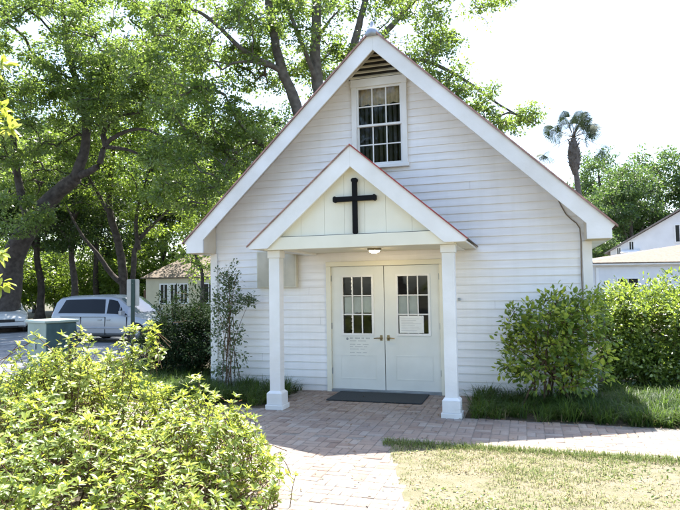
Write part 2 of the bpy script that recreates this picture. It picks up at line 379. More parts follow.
# --- double doors
Z0 = .055; DT = Z0+2.04
fm = MB(); fm.box(-1.0, -.918, -.05, .06, 0, DT+.004); fm.box(.918, 1.0, -.05, .06, 0, DT+.004); fm.box(-1.0, 1.0, -.055, .06, DT+.0045, DT+.085)
fm.build('door_frame', CREAM, chapel, .004)
MB().box(-.917, .917, -.06, .10, .0, Z0-.004).build('threshold', ZINC, chapel, .004)
for s in (-1, 1):
    a, b = (-.915, -.006) if s < 0 else (.006, .915)
    wx0, wx1 = (-.735, -.185) if s < 0 else (.205, .755)
    wz0, wz1 = .95, 1.945
    d = MB(); yA, yB = -.012, .033
    d.box(a, wx0, yA, yB, Z0, DT); d.box(wx1, b, yA, yB, Z0, DT); d.box(wx0, wx1, yA, yB, Z0, wz0); d.box(wx0, wx1, yA, yB, wz1, DT)
    door = d.build('door', DOORP, chapel)
    sash(wx0, wx1, wz0, wz1, yA-.012, 3, 3, rail=.026, mun=.018, mt=DOORP, parent=door, name='door_window') if False else None
    # window frame and muntins are sub-parts of the door
    b2 = MB(); r = .028; y = yA-.014; dd = .03
    b2.box(wx0-.008, wx0+r, y, y+dd, wz0-.008, wz1+.008); b2.box(wx1-r, wx1+.008, y, y+dd, wz0-.008, wz1+.008)
    b2.box(wx0+r, wx1-r, y, y+dd, wz0-.008, wz0+r); b2.box(wx0+r, wx1-r, y, y+dd, wz1-r, wz1+.008)
    ix0, ix1, iz0, iz1 = wx0+r, wx1-r, wz0+r, wz1-r
    for i in (1, 2):
        c = ix0+(ix1-ix0)*i/3; b2.box(c-.009, c+.009, y+.004, y+dd-.006, iz0, iz1)
        c = iz0+(iz1-iz0)*i/3; b2.box(ix0, ix1, y+.006, y+dd-.008, c-.009, c+.009)
    b2.build('window_frame', WHITE, door)
    MB().add([(ix0,.006,iz0),(ix1,.006,iz0),(ix1,.006,iz1),(ix0,.006,iz1)], [(0,1,2,3)]).build('glass_pane', GLASS, door, fix=False)
    # shallow pressed panel on the lower door
    pm = MB(); X0, X1, A, B = wx0-.03, wx1+.03, Z0+.17, .62
    for q in ((X0, X1, A, A+.012), (X0, X1, B-.012, B), (X0, X0+.012, A+.012, B-.012), (X1-.012, X1, A+.012, B-.012)): pm.box(q[0], q[1], yA-.004, yA+.002, q[2], q[3])
    pm.build('pressed_panel', DOORP, door)
    # lever handle
    hx = s*.06; hd = MB(); hd.lathe([(.0,-.0),(.028,.0),(.028,.012),(.012,.018),(.012,.05)], (0,0,0), 14)
    hd.v = [(hx+v[0], yA-v[2], .905+v[1]) for v in hd.v]
    hd.tube([(hx, yA-.05, .905), (hx+s*.05, yA-.055, .905), (hx+s*.115, yA-.05, .90)], [.010, .009, .008], 8)
    hd.box(hx-.02, hx+.02, yA-.006, yA-.001, .86, .95)
    hd.build('handle', BRASS, door, smooth=False)
    for q in ([(ix0+.01, ix1-.01, .02, .022, 1.32, 1.585), (ix0+.012, ix0+.2, .019, .0195, 1.275, 1.318)] if s < 0 else [(ix0+.005, ix0+.155, .02, .022, 1.30, 1.59), (ix0+.175, ix0+.33, .02, .022, 1.29, 1.60)]):
        MB().box(*q).build('paper_notice', PAPER, door)
    if s > 0:
        MB().box(ix0+.02, ix1-.075, y-.004, y-.001, iz0+.012, iz0+.29).build('paper_notice', PAPER, door)
        ln = MB()
        for j in range(8):
            ln.box(ix0+.05, ix0+.05+random.uniform(.18,.33), y-.0052, y-.0045, iz0+.05+j*.027, iz0+.056+j*.027)
        ln.build('faint_print', mat('faint_ink', (.5,.5,.5), .8), door)
    if s < 0:
        ln = MB(); yy = yA-.0012
        rows = [(.885, .030, [.07,.09,.05,.08]), (.845, .018, [.12,.15]), (.79, .014, [.10,.08,.10]), (.752, .014, [.07,.13,.06]), (.71, .014, [.16,.08]), (.655, .014, [.09,.09,.08]), (.605, .022, [.11,.14])]
        for zr, hh, ws in rows:
            x = -.60
            for wd in ws:
                xx = x
                while xx < x+wd-.014: ln.box(xx, xx+.008, yy, yy+.0007, zr, zr+hh*.7); xx += .014
                x += wd+.022
        ln.lathe([(.001,0),(.022,.0005)], (0,0,0), 10)
        ln.v = [v if i < len(ln.v)-20 else (-.645+v[0], yy-.0004-v[2], .885+v[1]) for i, v in enumerate(ln.v)]
        ln.build('small_lettering', INK, door)
        MB().box(-.715, -.705, -.0125, -.012, .62, .63)
# light switch like box right of the porch and hinges
for zz in (.3, 1.05, 1.85):
    for xx in (-.916, .916): MB().box(xx-.009, xx+.009, -.028, -.0125, zz, zz+.10).build('hinge', ZINC, chapel)
MB().box(1.205, 1.245, -.05, -.018, 1.51, 1.55).build('outlet_cover', ZINC, chapel, .004)
# --- porch
PH = 1.26; PY = -1.555
for s in (-1, 1):
    c = s*PH
    post = MB().box(c-.082, c+.082, PY-.082, PY+.082, .262, 2.19).build('post', WHITE, chapel, .006)
    pb = MB(); pb.box(c-.118, c+.118, PY-.118, PY+.118, .075, .235); pb.box(c-.135, c+.135, PY-.135, PY+.135, .0, .074)
    q = .118; r_ = .086
    pb.add([(c+i*a, PY+j*a, zz) for a, zz in ((q, .2355), (r_, .268)) for i, j in ((-1,-1),(1,-1),(1,1),(-1,1))], [(0,1,5,4),(1,2,6,5),(2,3,7,6),(3,0,4,7),(4,5,6,7)])
    pb.build('post_base', WHITE, post, .006)
    MB().box(c-.098, c+.098, PY-.098, PY+.098, 2.1905, 2.298).build('post_capital', WHITE, post, .006)
    x0, x1 = sorted((s*1.165, s*1.335))
    MB().box(x0, x1, PY+.10, -.03, 2.30, 2.47).build('porch_beam', WHITE, chapel, .004)
BT = 2.478
MB().box(-1.36, 1.36, -1.762, PY+.098, 2.30, BT).build('porch_beam', CREAM, chapel, .004)
MB().box(-1.163, 1.163, PY+.10, -.03, 2.335, 2.35).build('porch_ceiling', CREAM, chapel)
pa, PE, PEZ, PRZ, PF = -.03, 1.588, 2.304, 3.716, -1.81
PEZ = 2.355; PT = .30; PES = {1: 1.535, -1: 1.60}; Sp = (PRZ-PEZ)/1.57
bd = MB()                                            # tympanum of upright boards
xs = [-1.16, -.80, -.45, -.155, .14, .44, .80, 1.12]
inner = lambda x: PRZ-PT+.03-Sp*abs(x-pa*(1-min(1, abs(x)/1.2)))
for a, b in zip(xs[:-1], xs[1:]):
    a += .0013; b -= .0013
    pts = [(a, BT+.012), (b, BT+.012), (b, max(BT+.013, inner(b)))]
    if a < pa < b: pts.append((pa, inner(pa)))
    pts.append((a, max(BT+.013, inner(a))))
    bd.prism(pts, -1.700, -1.685)
bd.build('tympanum', CREAM, chapel)
MB().prism([(-1.25, BT+.001), (1.25, BT+.001), (0, PRZ-PT)], -1.683, -1.68).build('tympanum_back', DARKW, chapel)
for s in (-1, 1):
    PE = PES[s]; Sp = (PRZ-PEZ)/PE; xi = (PRZ-PT-2.318)/Sp
    MB().prism([(pa, PRZ-.002), (s*PE, PEZ-.002), (s*(PE-.03), 2.318), (s*xi, 2.318), (pa, PRZ-PT)], PF, PF+.04).build('porch_barge_board', WHITE, chapel, .004)
    slab(pa, PRZ+.002, s*(PE+.008), PEZ+.002-.008*Sp, .016, PF-.006, -.02).build('porch_roof', SHING, chapel)
    MB().prism([(pa, PRZ-.004), (s*(PE+.010), PEZ-.010*Sp-.004), (s*(PE+.010), PEZ-.010*Sp+.018), (pa, PRZ+.018)], PF-.022, PF-.008).build('porch_drip_edge', RED if s > 0 else RUST, chapel)
    x0, x1 = sorted((s*1.337, s*(PE-.036)))
    MB().box(x0, x1, PF+.042, -.13, 2.322, 2.334).build('porch_soffit', CREAM, chapel)
    x0, x1 = sorted((s*(PE-.034), s*(PE-.022))); MB().box(x0, x1, PF+.042, -.03, 2.319, 2.345).build('porch_fascia', WHITE, chapel)
Sp = (PRZ-PEZ)/1.57
# soffit closing the underside of the rake in front of the tympanum
for s in (-1, 1):
    MB().prism([(pa, PRZ-PT+.03), (s*1.25, PRZ-PT+.03-Sp*1.25), (s*1.25, PRZ-PT+.045-Sp*1.25), (pa, PRZ-PT+.045)], PF+.041, -1.70).build('porch_rake_soffit', CREAM, chapel)
cr = MB(); cy0, cy1 = -1.765, -1.71; cx = .012
def chamf(x0, x1, z0, z1, q=.018): return [(x0+q, z0), (x1-q, z0), (x1, z0+q), (x1, z1-q), (x1-q, z1), (x0+q, z1), (x0, z1-q), (x0, z0+q)]
cr.prism(chamf(cx-.034, cx+.034, BT+.002, 3.245), cy0, cy1)
cr.prism(chamf(cx-.300, cx+.300, 2.94, 3.008), cy0-.012, cy1-.002)
cr.prism(chamf(cx-.046, cx+.046, 3.20, 3.262), cy0-.004, cy1)
for s in (-1, 1): cr.prism(chamf(cx+s*.285-.027, cx+s*.285+.027, 2.93, 3.018), cy0-.016, cy1-.004)
cr.build('cross', BLACK, chapel, .005)
lt = MB().lathe([(.105,0),(.11,-.012),(.10,-.03),(.085,-.034)], (.05, -.82, 2.334), 24).build('ceiling_light', BRASS, chapel, smooth=True)
lm, lt_, lp = new_mat('lit_lamp_glass'); lp.inputs['Base Color'].default_value = (.8,.78,.7,1); lp.inputs['Emission Color'].default_value = (1,.78,.45,1); lp.inputs['Emission Strength'].default_value = 26.0
MB().lathe([(.082,-.0345),(.07,-.055),(.04,-.066),(.004,-.07)], (.05, -.82, 2.334), 24).build('lamp_lens', lm, lt, smooth=True)
# notice cabinet hung left of the doors
nbx = thing('notice_cabinet', 'pale blank notice cabinet hung on the wall behind the left porch pillar', 'cabinet', (-1.88, -.02, 1.76))
MB().box(-.37, .37, -.10, -.001, 0, .64).build('cabinet_body', mat('cabinet_beige', (.60,.57,.47), .6, .15, 3), nbx, .006)
cp = MB()
for i in range(4): cp.box(-.345+i*.1735, -.345+i*.1735+.1725, -.108+.002*(i%2), -.1005, .02, .62)
cp.build('cabinet_panel', mat('streaked_grey_panel', (.40,.37,.29), .6, .25, 3, col2=(.56,.52,.42)), nbx)
# cable down the rake and the corner
cb = [(2.55,3.43),(2.63,3.30),(2.68,3.19),(2.74,3.06),(2.80,2.92),(2.86,2.80),(2.93,2.72),(3.0,2.66),(3.045,2.58),(3.055,2.4),(3.045,1.9),(3.055,1.2),(3.05,.4)]
MB().tube([(x+.0, -.047+.006*math.sin(i*2), z) for i, (x, z) in enumerate(cb)], .009, 6).build('cable', mat('dark_cable', (.20,.155,.11), .8), chapel, smooth=True)

dm = MB().box(-.75, .73, -.86, -.10, 0, .016).build('doormat', MATM, bevel=.006)
dm.location = (0, 0, .014); tag(dm, 'dark grey rectangular doormat lying in front of the double doors', 'doormat')

# ================================================================== GROUND
g = MB().add([(-400,-200,-.13),(400,-200,-.13),(400,600,-.13),(-400,600,-.13)], [(0,1,2,3)]).build('ground', FOREST, fix=False); tag(g, None, None, kind='structure')
yp = [(-8.6,30),(-8.0,6),(-7.6,0),(-7.4,-12),(-7.4,-40),(90,-40),(90,30)]
y = MB().prism(yp[::-1], -.129, 0, 'z').build('yard', SOIL); tag(y, None, None, kind='structure')
kb = MB(); pts = yp[:5]
for (ax, ay), (bx_, by) in zip(pts[:-1], pts[1:]):
    kb.add([(ax-.15,ay,-.12),(bx_-.15,by,-.12),(bx_-.15,by,.012),(ax-.15,ay,.012),(ax-.002,ay,-.12),(bx_-.002,by,-.12),(bx_-.002,by,.012),(ax-.002,ay,.012)], [(0,1,2,3),(3,2,6,7),(0,3,7,4),(1,5,6,2)])
o = kb.build('kerb', CONC); tag(o, None, None, kind='structure')
o = MB().add([(-60,-40,-.122),(-7.3,-40,-.122),(-8.0,16,-.122),(-9,18,-.122),(-60,18,-.122)], [(0,1,2,3,4)]).build('car_park', ASPH, fix=False); tag(o, None, None, kind='structure')
mk = MB()
for i in range(7):
    x = -24+i*2.7; mk.box(x, x+.1, 5.2, 10.4, -.1185, -.1180)
o = mk.build('parking_lines', mat('worn_white_line', (.5,.5,.48), .9, .3, 20)); tag(o, None, None, kind='structure')
# basket-weave brick paths
PXR = lambda yy: .72+(-3.0-yy)*.30 if yy < -3.0 else 99
def in_path(x, yy):
    bl_ = -1.72-.10*math.cos(x*.9)
    if yy > -.05: return False
    if -1.46 < x < 1.40 and yy > bl_-.2: return True
    fr_ = -1.66+.05*math.sin(x*1.3) if x > 1.3 else -1.66-.12*math.sin(max(0, min(1, (-x-1.3)/1.5))*PI)
    if yy <= fr_ and yy > -2.93 and -7.3 < x < 22: return True
    if yy <= -2.9 and yy > -13 and PXR(yy)-2.05 < x < PXR(yy): return True
    return False
bv = []; bf = []; br = []; L_, H_ = .2, .1; gp = .0035
for i in range(-38, 112):
    for j in range(-66, 1):
        hor = (i+j) % 2 == 0; cx0, cy0_ = i*L_, j*L_
        if cy0_ < -3 and not -2.5 < cx0 < 4: continue
        for q in (0, 1):
            if hor: x0, x1, ya, yb = cx0, cx0+L_, cy0_+q*H_, cy0_+q*H_+H_
            else: x0, x1, ya, yb = cx0+q*H_, cx0+q*H_+H_, cy0_, cy0_+L_
            mx_, my_ = (x0+x1)/2, (ya+yb)/2
            if not in_path(mx_, my_): continue
            if -1.42 < mx_ < 1.42 and my_ > -1.66 and False: pass
            zt = .010+random.uniform(-.002, .002); tx, ty = random.uniform(-.015,.015), random.uniform(-.015,.015)
            b0 = len(bv); e = .006
            xa, xb, yc, yd = x0+gp, x1-gp, ya+gp, yb-gp
            for X, Y, dz in ((xa,yc,-.014),(xb,yc,-.014),(xb,yd,-.014),(xa,yd,-.014),(xa,yc,-.004),(xb,yc,-.004),(xb,yd,-.004),(xa,yd,-.004),(xa+e,yc+e,0),(xb-e,yc+e,0),(xb-e,yd-e,0),(xa+e,yd-e,0)):
                bv.append((X, Y, zt+dz+(X-mx_)*tx+(Y-my_)*ty))
            fs = [(8,9,10,11),(4,5,9,8),(5,6,10,9),(6,7,11,10),(7,4,8,11),(0,1,5,4),(1,2,6,5),(2,3,7,6),(3,0,4,7)]
            bf += [tuple(t+b0 for t in f) for f in fs]; br += [min(1, max(0, random.gauss(.5, .27)))]*9
o = np_mesh('brick_path', bv, bf, BRICK, rnd=br); tag(o, None, None, kind='structure')
jt = MB()
jt.box(-7.3, 22, -2.95, -1.62, .0003, .0040); jt.box(-1.46, 1.42, -1.62, -.06, .0003, .0040)
jt.prism([(-1.3,-2.951),(.81,-2.951),(3.75,-12.9),(1.7,-12.9)][::-1], .0003, .0040, 'z')
o = jt.build('path_bedding', mat('sandy_joint', (.21,.19,.165), .95, .3, 40)); tag(o, None, None, kind='structure')
# lawn
lp_ = [(.70,-2.97),(22,-2.98),(22,-12.9),(3.68,-12.9)]
o = MB().prism(lp_[::-1], .0005, .008, 'z').build('lawn_soil', THATCH); tag(o, None, None, kind='structure')

# ================================================================== foliage tools
def unit(a): return a/(np.linalg.norm(a, axis=-1, keepdims=True)+1e-9)
def leaf_quads(C, D, N, L, Wd, fold=.0):
    """rhombic leaves: base point C, direction D, normal N, length L, width Wd"""
    D = unit(D); Sd = unit(np.cross(D, N)); Nn = np.cross(Sd, D)
    L = L[:, None]; Wd = Wd[:, None]
    a = C; b = C+D*L*.45+Sd*Wd*.5+Nn*Wd*fold; c = C+D*L; d = C+D*L*.45-Sd*Wd*.5+Nn*Wd*fold
    V = np.stack([a, b, c, d], 1).reshape(-1, 3); F = np.arange(len(V)).reshape(-1, 4)
    return V, F
def leaf_oval(C, D, N, L, Wd, fold=.15, droop=.15):
    """rounder leaves of two folded halves (2 quads each side): for plants near the camera"""
    D = unit(D); Sd = unit(np.cross(D, N)); Nn = np.cross(Sd, D); L = L[:, None]; Wd = Wd[:, None]
    P = [C, C+D*L*.5-Nn*L*droop*.3, C+D*L-Nn*L*droop]
    l1 = C+D*L*.28+Sd*Wd*.42+Nn*Wd*fold; l2 = C+D*L*.68+Sd*Wd*.45+Nn*Wd*fold-Nn*L*droop*.5
    r1 = C+D*L*.28-Sd*Wd*.42+Nn*Wd*fold; r2 = C+D*L*.68-Sd*Wd*.45+Nn*Wd*fold-Nn*L*droop*.5
    V = np.stack([P[0], l1, l2, P[2], P[1], r1, r2], 1).reshape(-1, 3); n = len(C)
    b = (np.arange(n)*7)[:, None]
    F = np.concatenate([b+np.array([[0,4,1,1]])], 0)
    Fq = np.concatenate([b+np.array([[0,1,2,4]]), b+np.array([[4,2,3,3]])[:, :4], ], 0)
    T = np.concatenate([b+np.array([[0,1,4]]), b+np.array([[1,2,4]]), b+np.array([[2,3,4]]), b+np.array([[0,4,5]]), b+np.array([[5,4,6]]), b+np.array([[6,4,3]])], 1).reshape(-1, 3)
    return V, T, 6
def tubes_np(P0, P1, R0, R1, n=5):
    """many separate tapered segments at once"""
    D = unit(P1-P0); ref = np.where(np.abs(D[:, 2:3]) > .9, np.array([[1., 0, 0]]), np.array([[0, 0, 1.]]))
    A = unit(np.cross(D, ref)); B = np.cross(D, A); an = 2*PI*np.arange(n)/n
    c = np.cos(an)[None, :, None]; s = np.sin(an)[None, :, None]
    r0 = P0[:, None]+R0[:, None, None]*(A[:, None]*c+B[:, None]*s); r1 = P1[:, None]+R1[:, None, None]*(A[:, None]*c+B[:, None]*s)
    V = np.concatenate([r0, r1], 1).reshape(-1, 3); b = (np.arange(len(P0))*2*n)[:, None, None]
    k = np.arange(n); q = np.stack([k, (k+1) % n, (k+1) % n+n, k+n], 1)[None]
    return V, (b+q).reshape(-1, 4)
def spline(pts, m=5):
    pts = np.asarray(pts, float); out = []
    P = np.vstack([2*pts[0]-pts[1], pts, 2*pts[-1]-pts[-2]])
    for i in range(1, len(P)-2):
        for t in np.linspace(0, 1, m, endpoint=False):
            out.append(.5*((2*P[i])+(-P[i-1]+P[i+1])*t+(2*P[i-1]-5*P[i]+4*P[i+1]-P[i+2])*t*t+(-P[i-1]+3*P[i]-3*P[i+1]+P[i+2])*t**3))
    out.append(pts[-1]); return np.array(out)
def sample_lobes(lobes, r, shell=.35):
    """lobes: (centre, radii, count); points fill each ellipsoid, denser near its skin"""
    out = []
    for c, rad, n in lobes:
        n = int(n); d = unit(r.normal(size=(n, 3))); q = r.uniform(shell, 1, n)**.6
        lump = 1+.18*np.sin(d[:, 0]*5+c[0])*np.sin(d[:, 1]*5+c[1])*1.2+.12*np.sin(d[:, 2]*9+c[0]*3)
        out.append(np.asarray(c)+d*(q*lump)[:, None]*np.asarray(rad))
    return np.concatenate(out)
def build_tree(name, label, cat, limbs, lobes, leafmat, leaf=.12, per=45, crad=.45, group=None, seed=1, aspect=.5, bark=None, flat=.55, origin=None, twig=.011, trunk_name='trunk'):
    """limbs: list of (points, r0, r1). Twigs are grown from the limbs to leaf clusters spread through the lobes"""
    r = np.random.default_rng(seed)
    base = np.asarray(origin if origin is not None else limbs[0][0][0], float)
    root = thing(name, label, cat, tuple(base), group=group)
    nodes = []; par = []; gr = []; tb = MB()
    for pts, r0, r1 in limbs:
        sp = spline(pts, 5)
        wob = np.cumsum(r.normal(size=sp.shape)*.02*np.linalg.norm(sp[-1]-sp[0])/8, 0); wob -= np.linspace(0, 1, len(sp))[:, None]*wob[-1]; sp = sp+wob*(np.array([1,1,.3]))*(.45 if r0 > .2 else 1)
        rad = np.linspace(0, 1, len(sp)); rad = r0+(r1-r0)*rad**.8
        if r0 > .12 and pts is limbs[0][0]: rad[0] *= 1.45; rad[1] *= 1.15
        tb.tube(sp-base, list(rad*(1+r.normal(size=len(sp))*.03)), 9 if r0 > .12 else 6)
        for q, R_ in zip(sp, rad): nodes.append(q); par.append(-1); gr.append(R_)
    nm = len(nodes)
    cl = sample_lobes(lobes, r)
    nd = np.array(nodes); d0 = np.array([np.min(np.linalg.norm(nd-c, axis=1)) for c in cl]); cl = cl[np.argsort(d0)]
    cap = nm+len(cl)*3; N = np.zeros((cap, 3)); N[:nm] = nd; cnt = nm; P = [-1]*nm
    for c in cl:
        dd = np.linalg.norm(N[:cnt]-c, axis=1); dd[:nm] *= 1.0
        j = int(np.argmin(dd+np.where(N[:cnt, 2] > c[2]+.3, .4, 0))); p = N[j]; dist = dd[j]
        prev = j
        for t in (.4, .75, 1.0):
            q = p+(c-p)*t+r.normal(size=3)*dist*.07*(t < 1)+np.array([0, 0, .10*dist*math.sin(t*PI)])
            N[cnt] = q; P.append(prev); prev = cnt; cnt += 1
    w2 = np.zeros(cnt)
    for i in range(cnt-1, nm-1, -1):
        if w2[i] == 0: w2[i] = twig**2.2
        if P[i] >= 0: w2[P[i]] += w2[i]
    R_ = np.minimum(w2**(1/2.2), .5*max(x[1] for x in limbs)); ids = np.arange(nm, cnt); pp = np.array(P)[ids]
    Rp = np.where(pp < nm, R_[ids]*1.15, np.minimum(R_[pp], R_[ids]*1.4))
    V, F = tubes_np(N[pp]-base, N[ids]-base, Rp, R_[ids], 4)
    b0 = len(tb.v)
    Vall = np.vstack([np.array(tb.v), V]); me_f = [list(f) for f in tb.f]
    trk = tb.build(trunk_name, bark or BARK, root, smooth=True)
    np_mesh('branches', V, F, bark or BARK, root, smooth=True)
    # leaf clusters
    n = len(cl); m = (per*r.uniform(.45, 1.5, n)).astype(int); idx = np.repeat(np.arange(n), m)
    C = cl[idx]-base; k = len(idx)
    off = r.normal(size=(k, 3)); off = unit(off)*(r.uniform(0, 1, k)**.45)[:, None]*np.array([1, 1, flat])*crad*(r.uniform(.6, 1.35, n)[idx])[:, None]
    C = C+off
    D = unit(off*.8+r.normal(size=(k, 3))*.3*crad+np.array([0, 0, -.12*crad]))
    Nn = unit(r.normal(size=(k, 3))*.75+np.array([0, 0, 1]))
    L = leaf*r.uniform(.45, 1.6, k)
    V, F = leaf_quads(C, D, Nn, L, L*aspect*r.uniform(.8, 1.3, k), .12)
    rn = np.clip(r.uniform(.15, .85, n)[idx]*.6+r.uniform(0, 1, k)*.4, 0, 1)
    np_mesh('crown', V, F, leafmat, root, rnd=rn)
    return root
def copy_thing(src, label, loc, rz, sc, group=None):
    o = src.copy(); COL.objects.link(o); o.location = loc; o.rotation_euler = (0, 0, rz); o.scale = (sc, sc, sc) if np.isscalar(sc) else sc; o['label'] = label
    if group: o['group'] = group
    for ch in list(src.children):
        c = ch.copy(); COL.objects.link(c); c.parent = o
        for g2 in list(ch.children):
            d = g2.copy(); COL.objects.link(d); d.parent = c
    return o
def A(*p): return at(*p)
def gz(u, v, d, z=-.13):
    q = at(u, v, d); q[2] = z; return q

# ================================================================== trees
# --- great oak at far left, leaning trunk that forks
D1 = 29
build_tree('live_oak', 'massive dark leaning oak at the far left, trunk forking high above the van', 'tree',
    [([gz(6, 300, D1), A(12,262,D1), A(30,225,D1), A(55,195,D1), A(76,178,D1-.5)], .66, .30),
     ([A(74,180,D1-.5), A(85,150,D1-.5), A(86,120,D1-.5), A(80,92,D1-.7), A(70,60,D1-1), A(64,20,D1-1), A(60,-30,D1)], .26, .09),
     ([A(78,176,D1-.5), A(98,166,D1-1), A(106,145,D1-1), A(125,132,D1-1.5), A(150,130,D1-2), A(180,150,D1-2.5), A(205,158,D1-3)], .19, .015),
     ([A(106,147,D1-1), A(104,132,D1-1), A(118,116,D1-1.5), A(140,112,D1-2), A(165,100,D1-2)], .17, .015),
     ([A(84,100,D1-.5), A(105,80,D1-1), A(130,75,D1-1.5), A(160,95,D1-2)], .16, .015),
     ([A(30,225,D1), A(18,180,D1), A(10,120,D1), A(-5,60,D1-1)], .24, .08),
     ([A(84,115,D1-.5), A(70,95,D1+.5), A(50,70,D1+1), A(30,50,D1)], .14, .05),
     ([A(106,147,D1-1), A(128,150,D1-1), A(146,158,D1-1), A(160,166,D1-1.2), A(172,180,D1-1.2)], .10, .012)],
    [(A(30,40,D1), (4.6,4,3.4), 150), (A(110,30,D1-2), (4.2,4,3), 120), (A(15,120,D1-1), (2.8,3,2.6), 100), (A(135,90,D1+1), (3.0,2.4,1.5), 70),
     (A(60,150,D1+3.5), (3.0,2,1.6), 60), (A(15,190,D1+2), (1.9,1.6,.9), 34), (A(175,150,D1-2.5), (1.7,1.2,.7), 30), (A(110,100,D1-2.2), (2.2,1.4,1.0), 44), (A(75,80,D1-2), (2.2,1.4,1.0), 34), (A(170,60,D1-2), (2.6,2.6,2.2), 60), (A(5,215,D1-2.5), (2.2,2,1.2), 34), (A(-20,20,D1-3), (4,4,4), 60)],
    OAKL, leaf=.135, per=150, crad=.54, seed=3, twig=.02)
# --- oak rising behind the chapel
D2 = 25
build_tree('spreading_oak', 'tall spreading oak rising behind the left slope of the chapel roof', 'tree',
    [([gz(322, 300, D2), A(320,200,D2), A(322,120,D2), A(318,75,D2), A(316,40,D2), A(316,-10,D2), A(310,-60,D2)], .36, .16),
     ([gz(318, 300, D2-.3), A(312,170,D2-.3), A(297,105,D2-.3), A(283,68,D2-.5), A(274,32,D2-.5), A(268,-5,D2-.5), A(262,-50,D2)], .32, .12),
     ([A(321,90,D2), A(308,60,D2-.5), A(296,30,D2-1), A(286,0,D2-1), A(280,-40,D2-1)], .13, .05),
     ([A(330,130,D2), A(350,60,D2), A(358,30,D2), A(366,0,D2), A(378,-40,D2)], .22, .10),
     ([A(352,70,D2), A(378,40,D2), A(395,22,D2), A(415,0,D2), A(440,-20,D2)], .18, .07),
     ([A(285,72,D2-.5), A(262,60,D2-1), A(240,46,D2-1.5), A(215,22,D2-2), A(190,8,D2-2.5), A(160,6,D2-3)], .14, .04),
     ([A(284,70,D2-.5), A(262,64,D2-1), A(238,62,D2-2), A(222,70,D2-2)], .09, .03),
     ([A(300,150,D2-.5), A(268,148,D2-1), A(250,134,D2-1.5), A(238,118,D2-2), A(225,95,D2-2)], .11, .04),
     ([A(262,143,D2-1), A(248,145,D2-1.3), A(238,152,D2-1.6)], .05, .02),
     ([A(360,90,D2), A(410,60,D2+.5), A(450,72,D2+1), A(500,105,D2+1.5), A(535,125,D2+1.5)], .14, .03),
     ([A(316,40,D2), A(330,20,D2-1), A(345,5,D2-1.5)], .08, .03)],
    [(A(210,25,D2-2), (3.0,3,1.6), 74), (A(170,60,D2-2), (2.2,2,1.6), 46), (A(205,110,D2-2), (2.2,2,1.3), 62), (A(245,150,D2-1), (1.5,1.6,1.3), 56), (A(255,85,D2+1), (1.3,1.5,.6), 12), (A(265,190,D2+1), (1.6,1.6,1.2), 30), (A(300,50,D2+2), (2.2,1.6,1.8), 34), (A(240,60,D2), (1.5,1.5,.6), 14), (A(200,165,D2-2), (1.8,1.6,1.3), 40),
     (A(265,15,D2), (1.8,2.2,1.6), 34), (A(330,30,D2), (2.2,2.5,2.0), 44), (A(300,-40,D2), (5,4,2.4), 90), (A(345,70,D2+2), (2.6,2,1.6), 40), (A(180,195,D2-1), (1.6,1.6,.9), 24), (A(225,190,D2-.5), (1.2,1.2,.9), 20),
     (A(410,30,D2), (2.0,2.5,2.0), 56), (A(440,60,D2+1), (1.3,1.6,1.3), 36), (A(470,100,D2+1), (1.4,1.5,.9), 34), (A(515,118,D2+1.5), (1.1,1.2,.55), 18), (A(480,-5,D2), (2.0,2,.8), 26), (A(420,-40,D2), (4,4,2.4), 60), (A(430,95,D2+1), (1.5,1.5,1.0), 26), (A(490,125,D2+1), (.9,1.2,.5), 10)],
    OAKL, leaf=.125, per=115, crad=.46, seed=5, twig=.016, bark=BARK3)
# --- trees across the car park
D3 = 34
build_tree('two_stem_oak', 'slim oak with two upright stems behind the sign post and van', 'tree',
    [([gz(126, 300, D3), A(124,285,D3), A(121,250,D3), A(112,215,D3), A(111,185,D3), A(114,140,D3), A(120,90,D3)], .30, .11),
     ([gz(128, 300, D3), A(134,270,D3), A(138,245,D3), A(150,228,D3), A(165,214,D3), A(185,195,D3)], .20, .06),
     ([A(126,285,D3), A(112,275,D3), A(98,255,D3-.3), A(84,238,D3-.5), A(74,222,D3-.5), A(66,205,D3-.5)], .20, .03),
     ([A(112,215,D3), A(104,205,D3), A(96,190,D3), A(84,170,D3)], .16, .06),
     ([A(139,250,D3), A(136,225,D3), A(140,200,D3), A(150,170,D3)], .14, .05)],
    [(A(150,170,D3), (3.2,3,2.0), 80), (A(190,190,D3), (2.6,2.6,2.0), 60), (A(110,130,D3), (3.4,3,2.2), 70), (A(160,110,D3), (3.6,3,2.4), 80), (A(80,200,D3+2), (2.0,2,.8), 18), (A(165,220,D3+1), (2.2,2,1), 20)],
    OAKL2, leaf=.14, per=120, crad=.66, seed=8, twig=.018)
D4 = 26
build_tree('understory_tree', 'small leafy tree with low branches beside the yellow cottage roof', 'tree',
    [([gz(200, 300, D4-2), A(202,280,D4-2), A(198,262,D4-2), A(192,250,D4-2), A(186,240,D4-2)], .10, .04),
     ([A(200,266,D4-2), A(190,262,D4-2), A(180,264,D4-2)], .04, .015)],
    [(A(196,240,D4-2), (1.1,1,.5), 16), (A(200,272,D4-2), (.7,.8,.45), 12), (A(208,250,D4-2), (.7,.8,.6), 12), (A(185,258,D4-2), (.5,.6,.25), 5)],
    OAKL2, leaf=.12, per=46, crad=.36, seed=9, twig=.010)
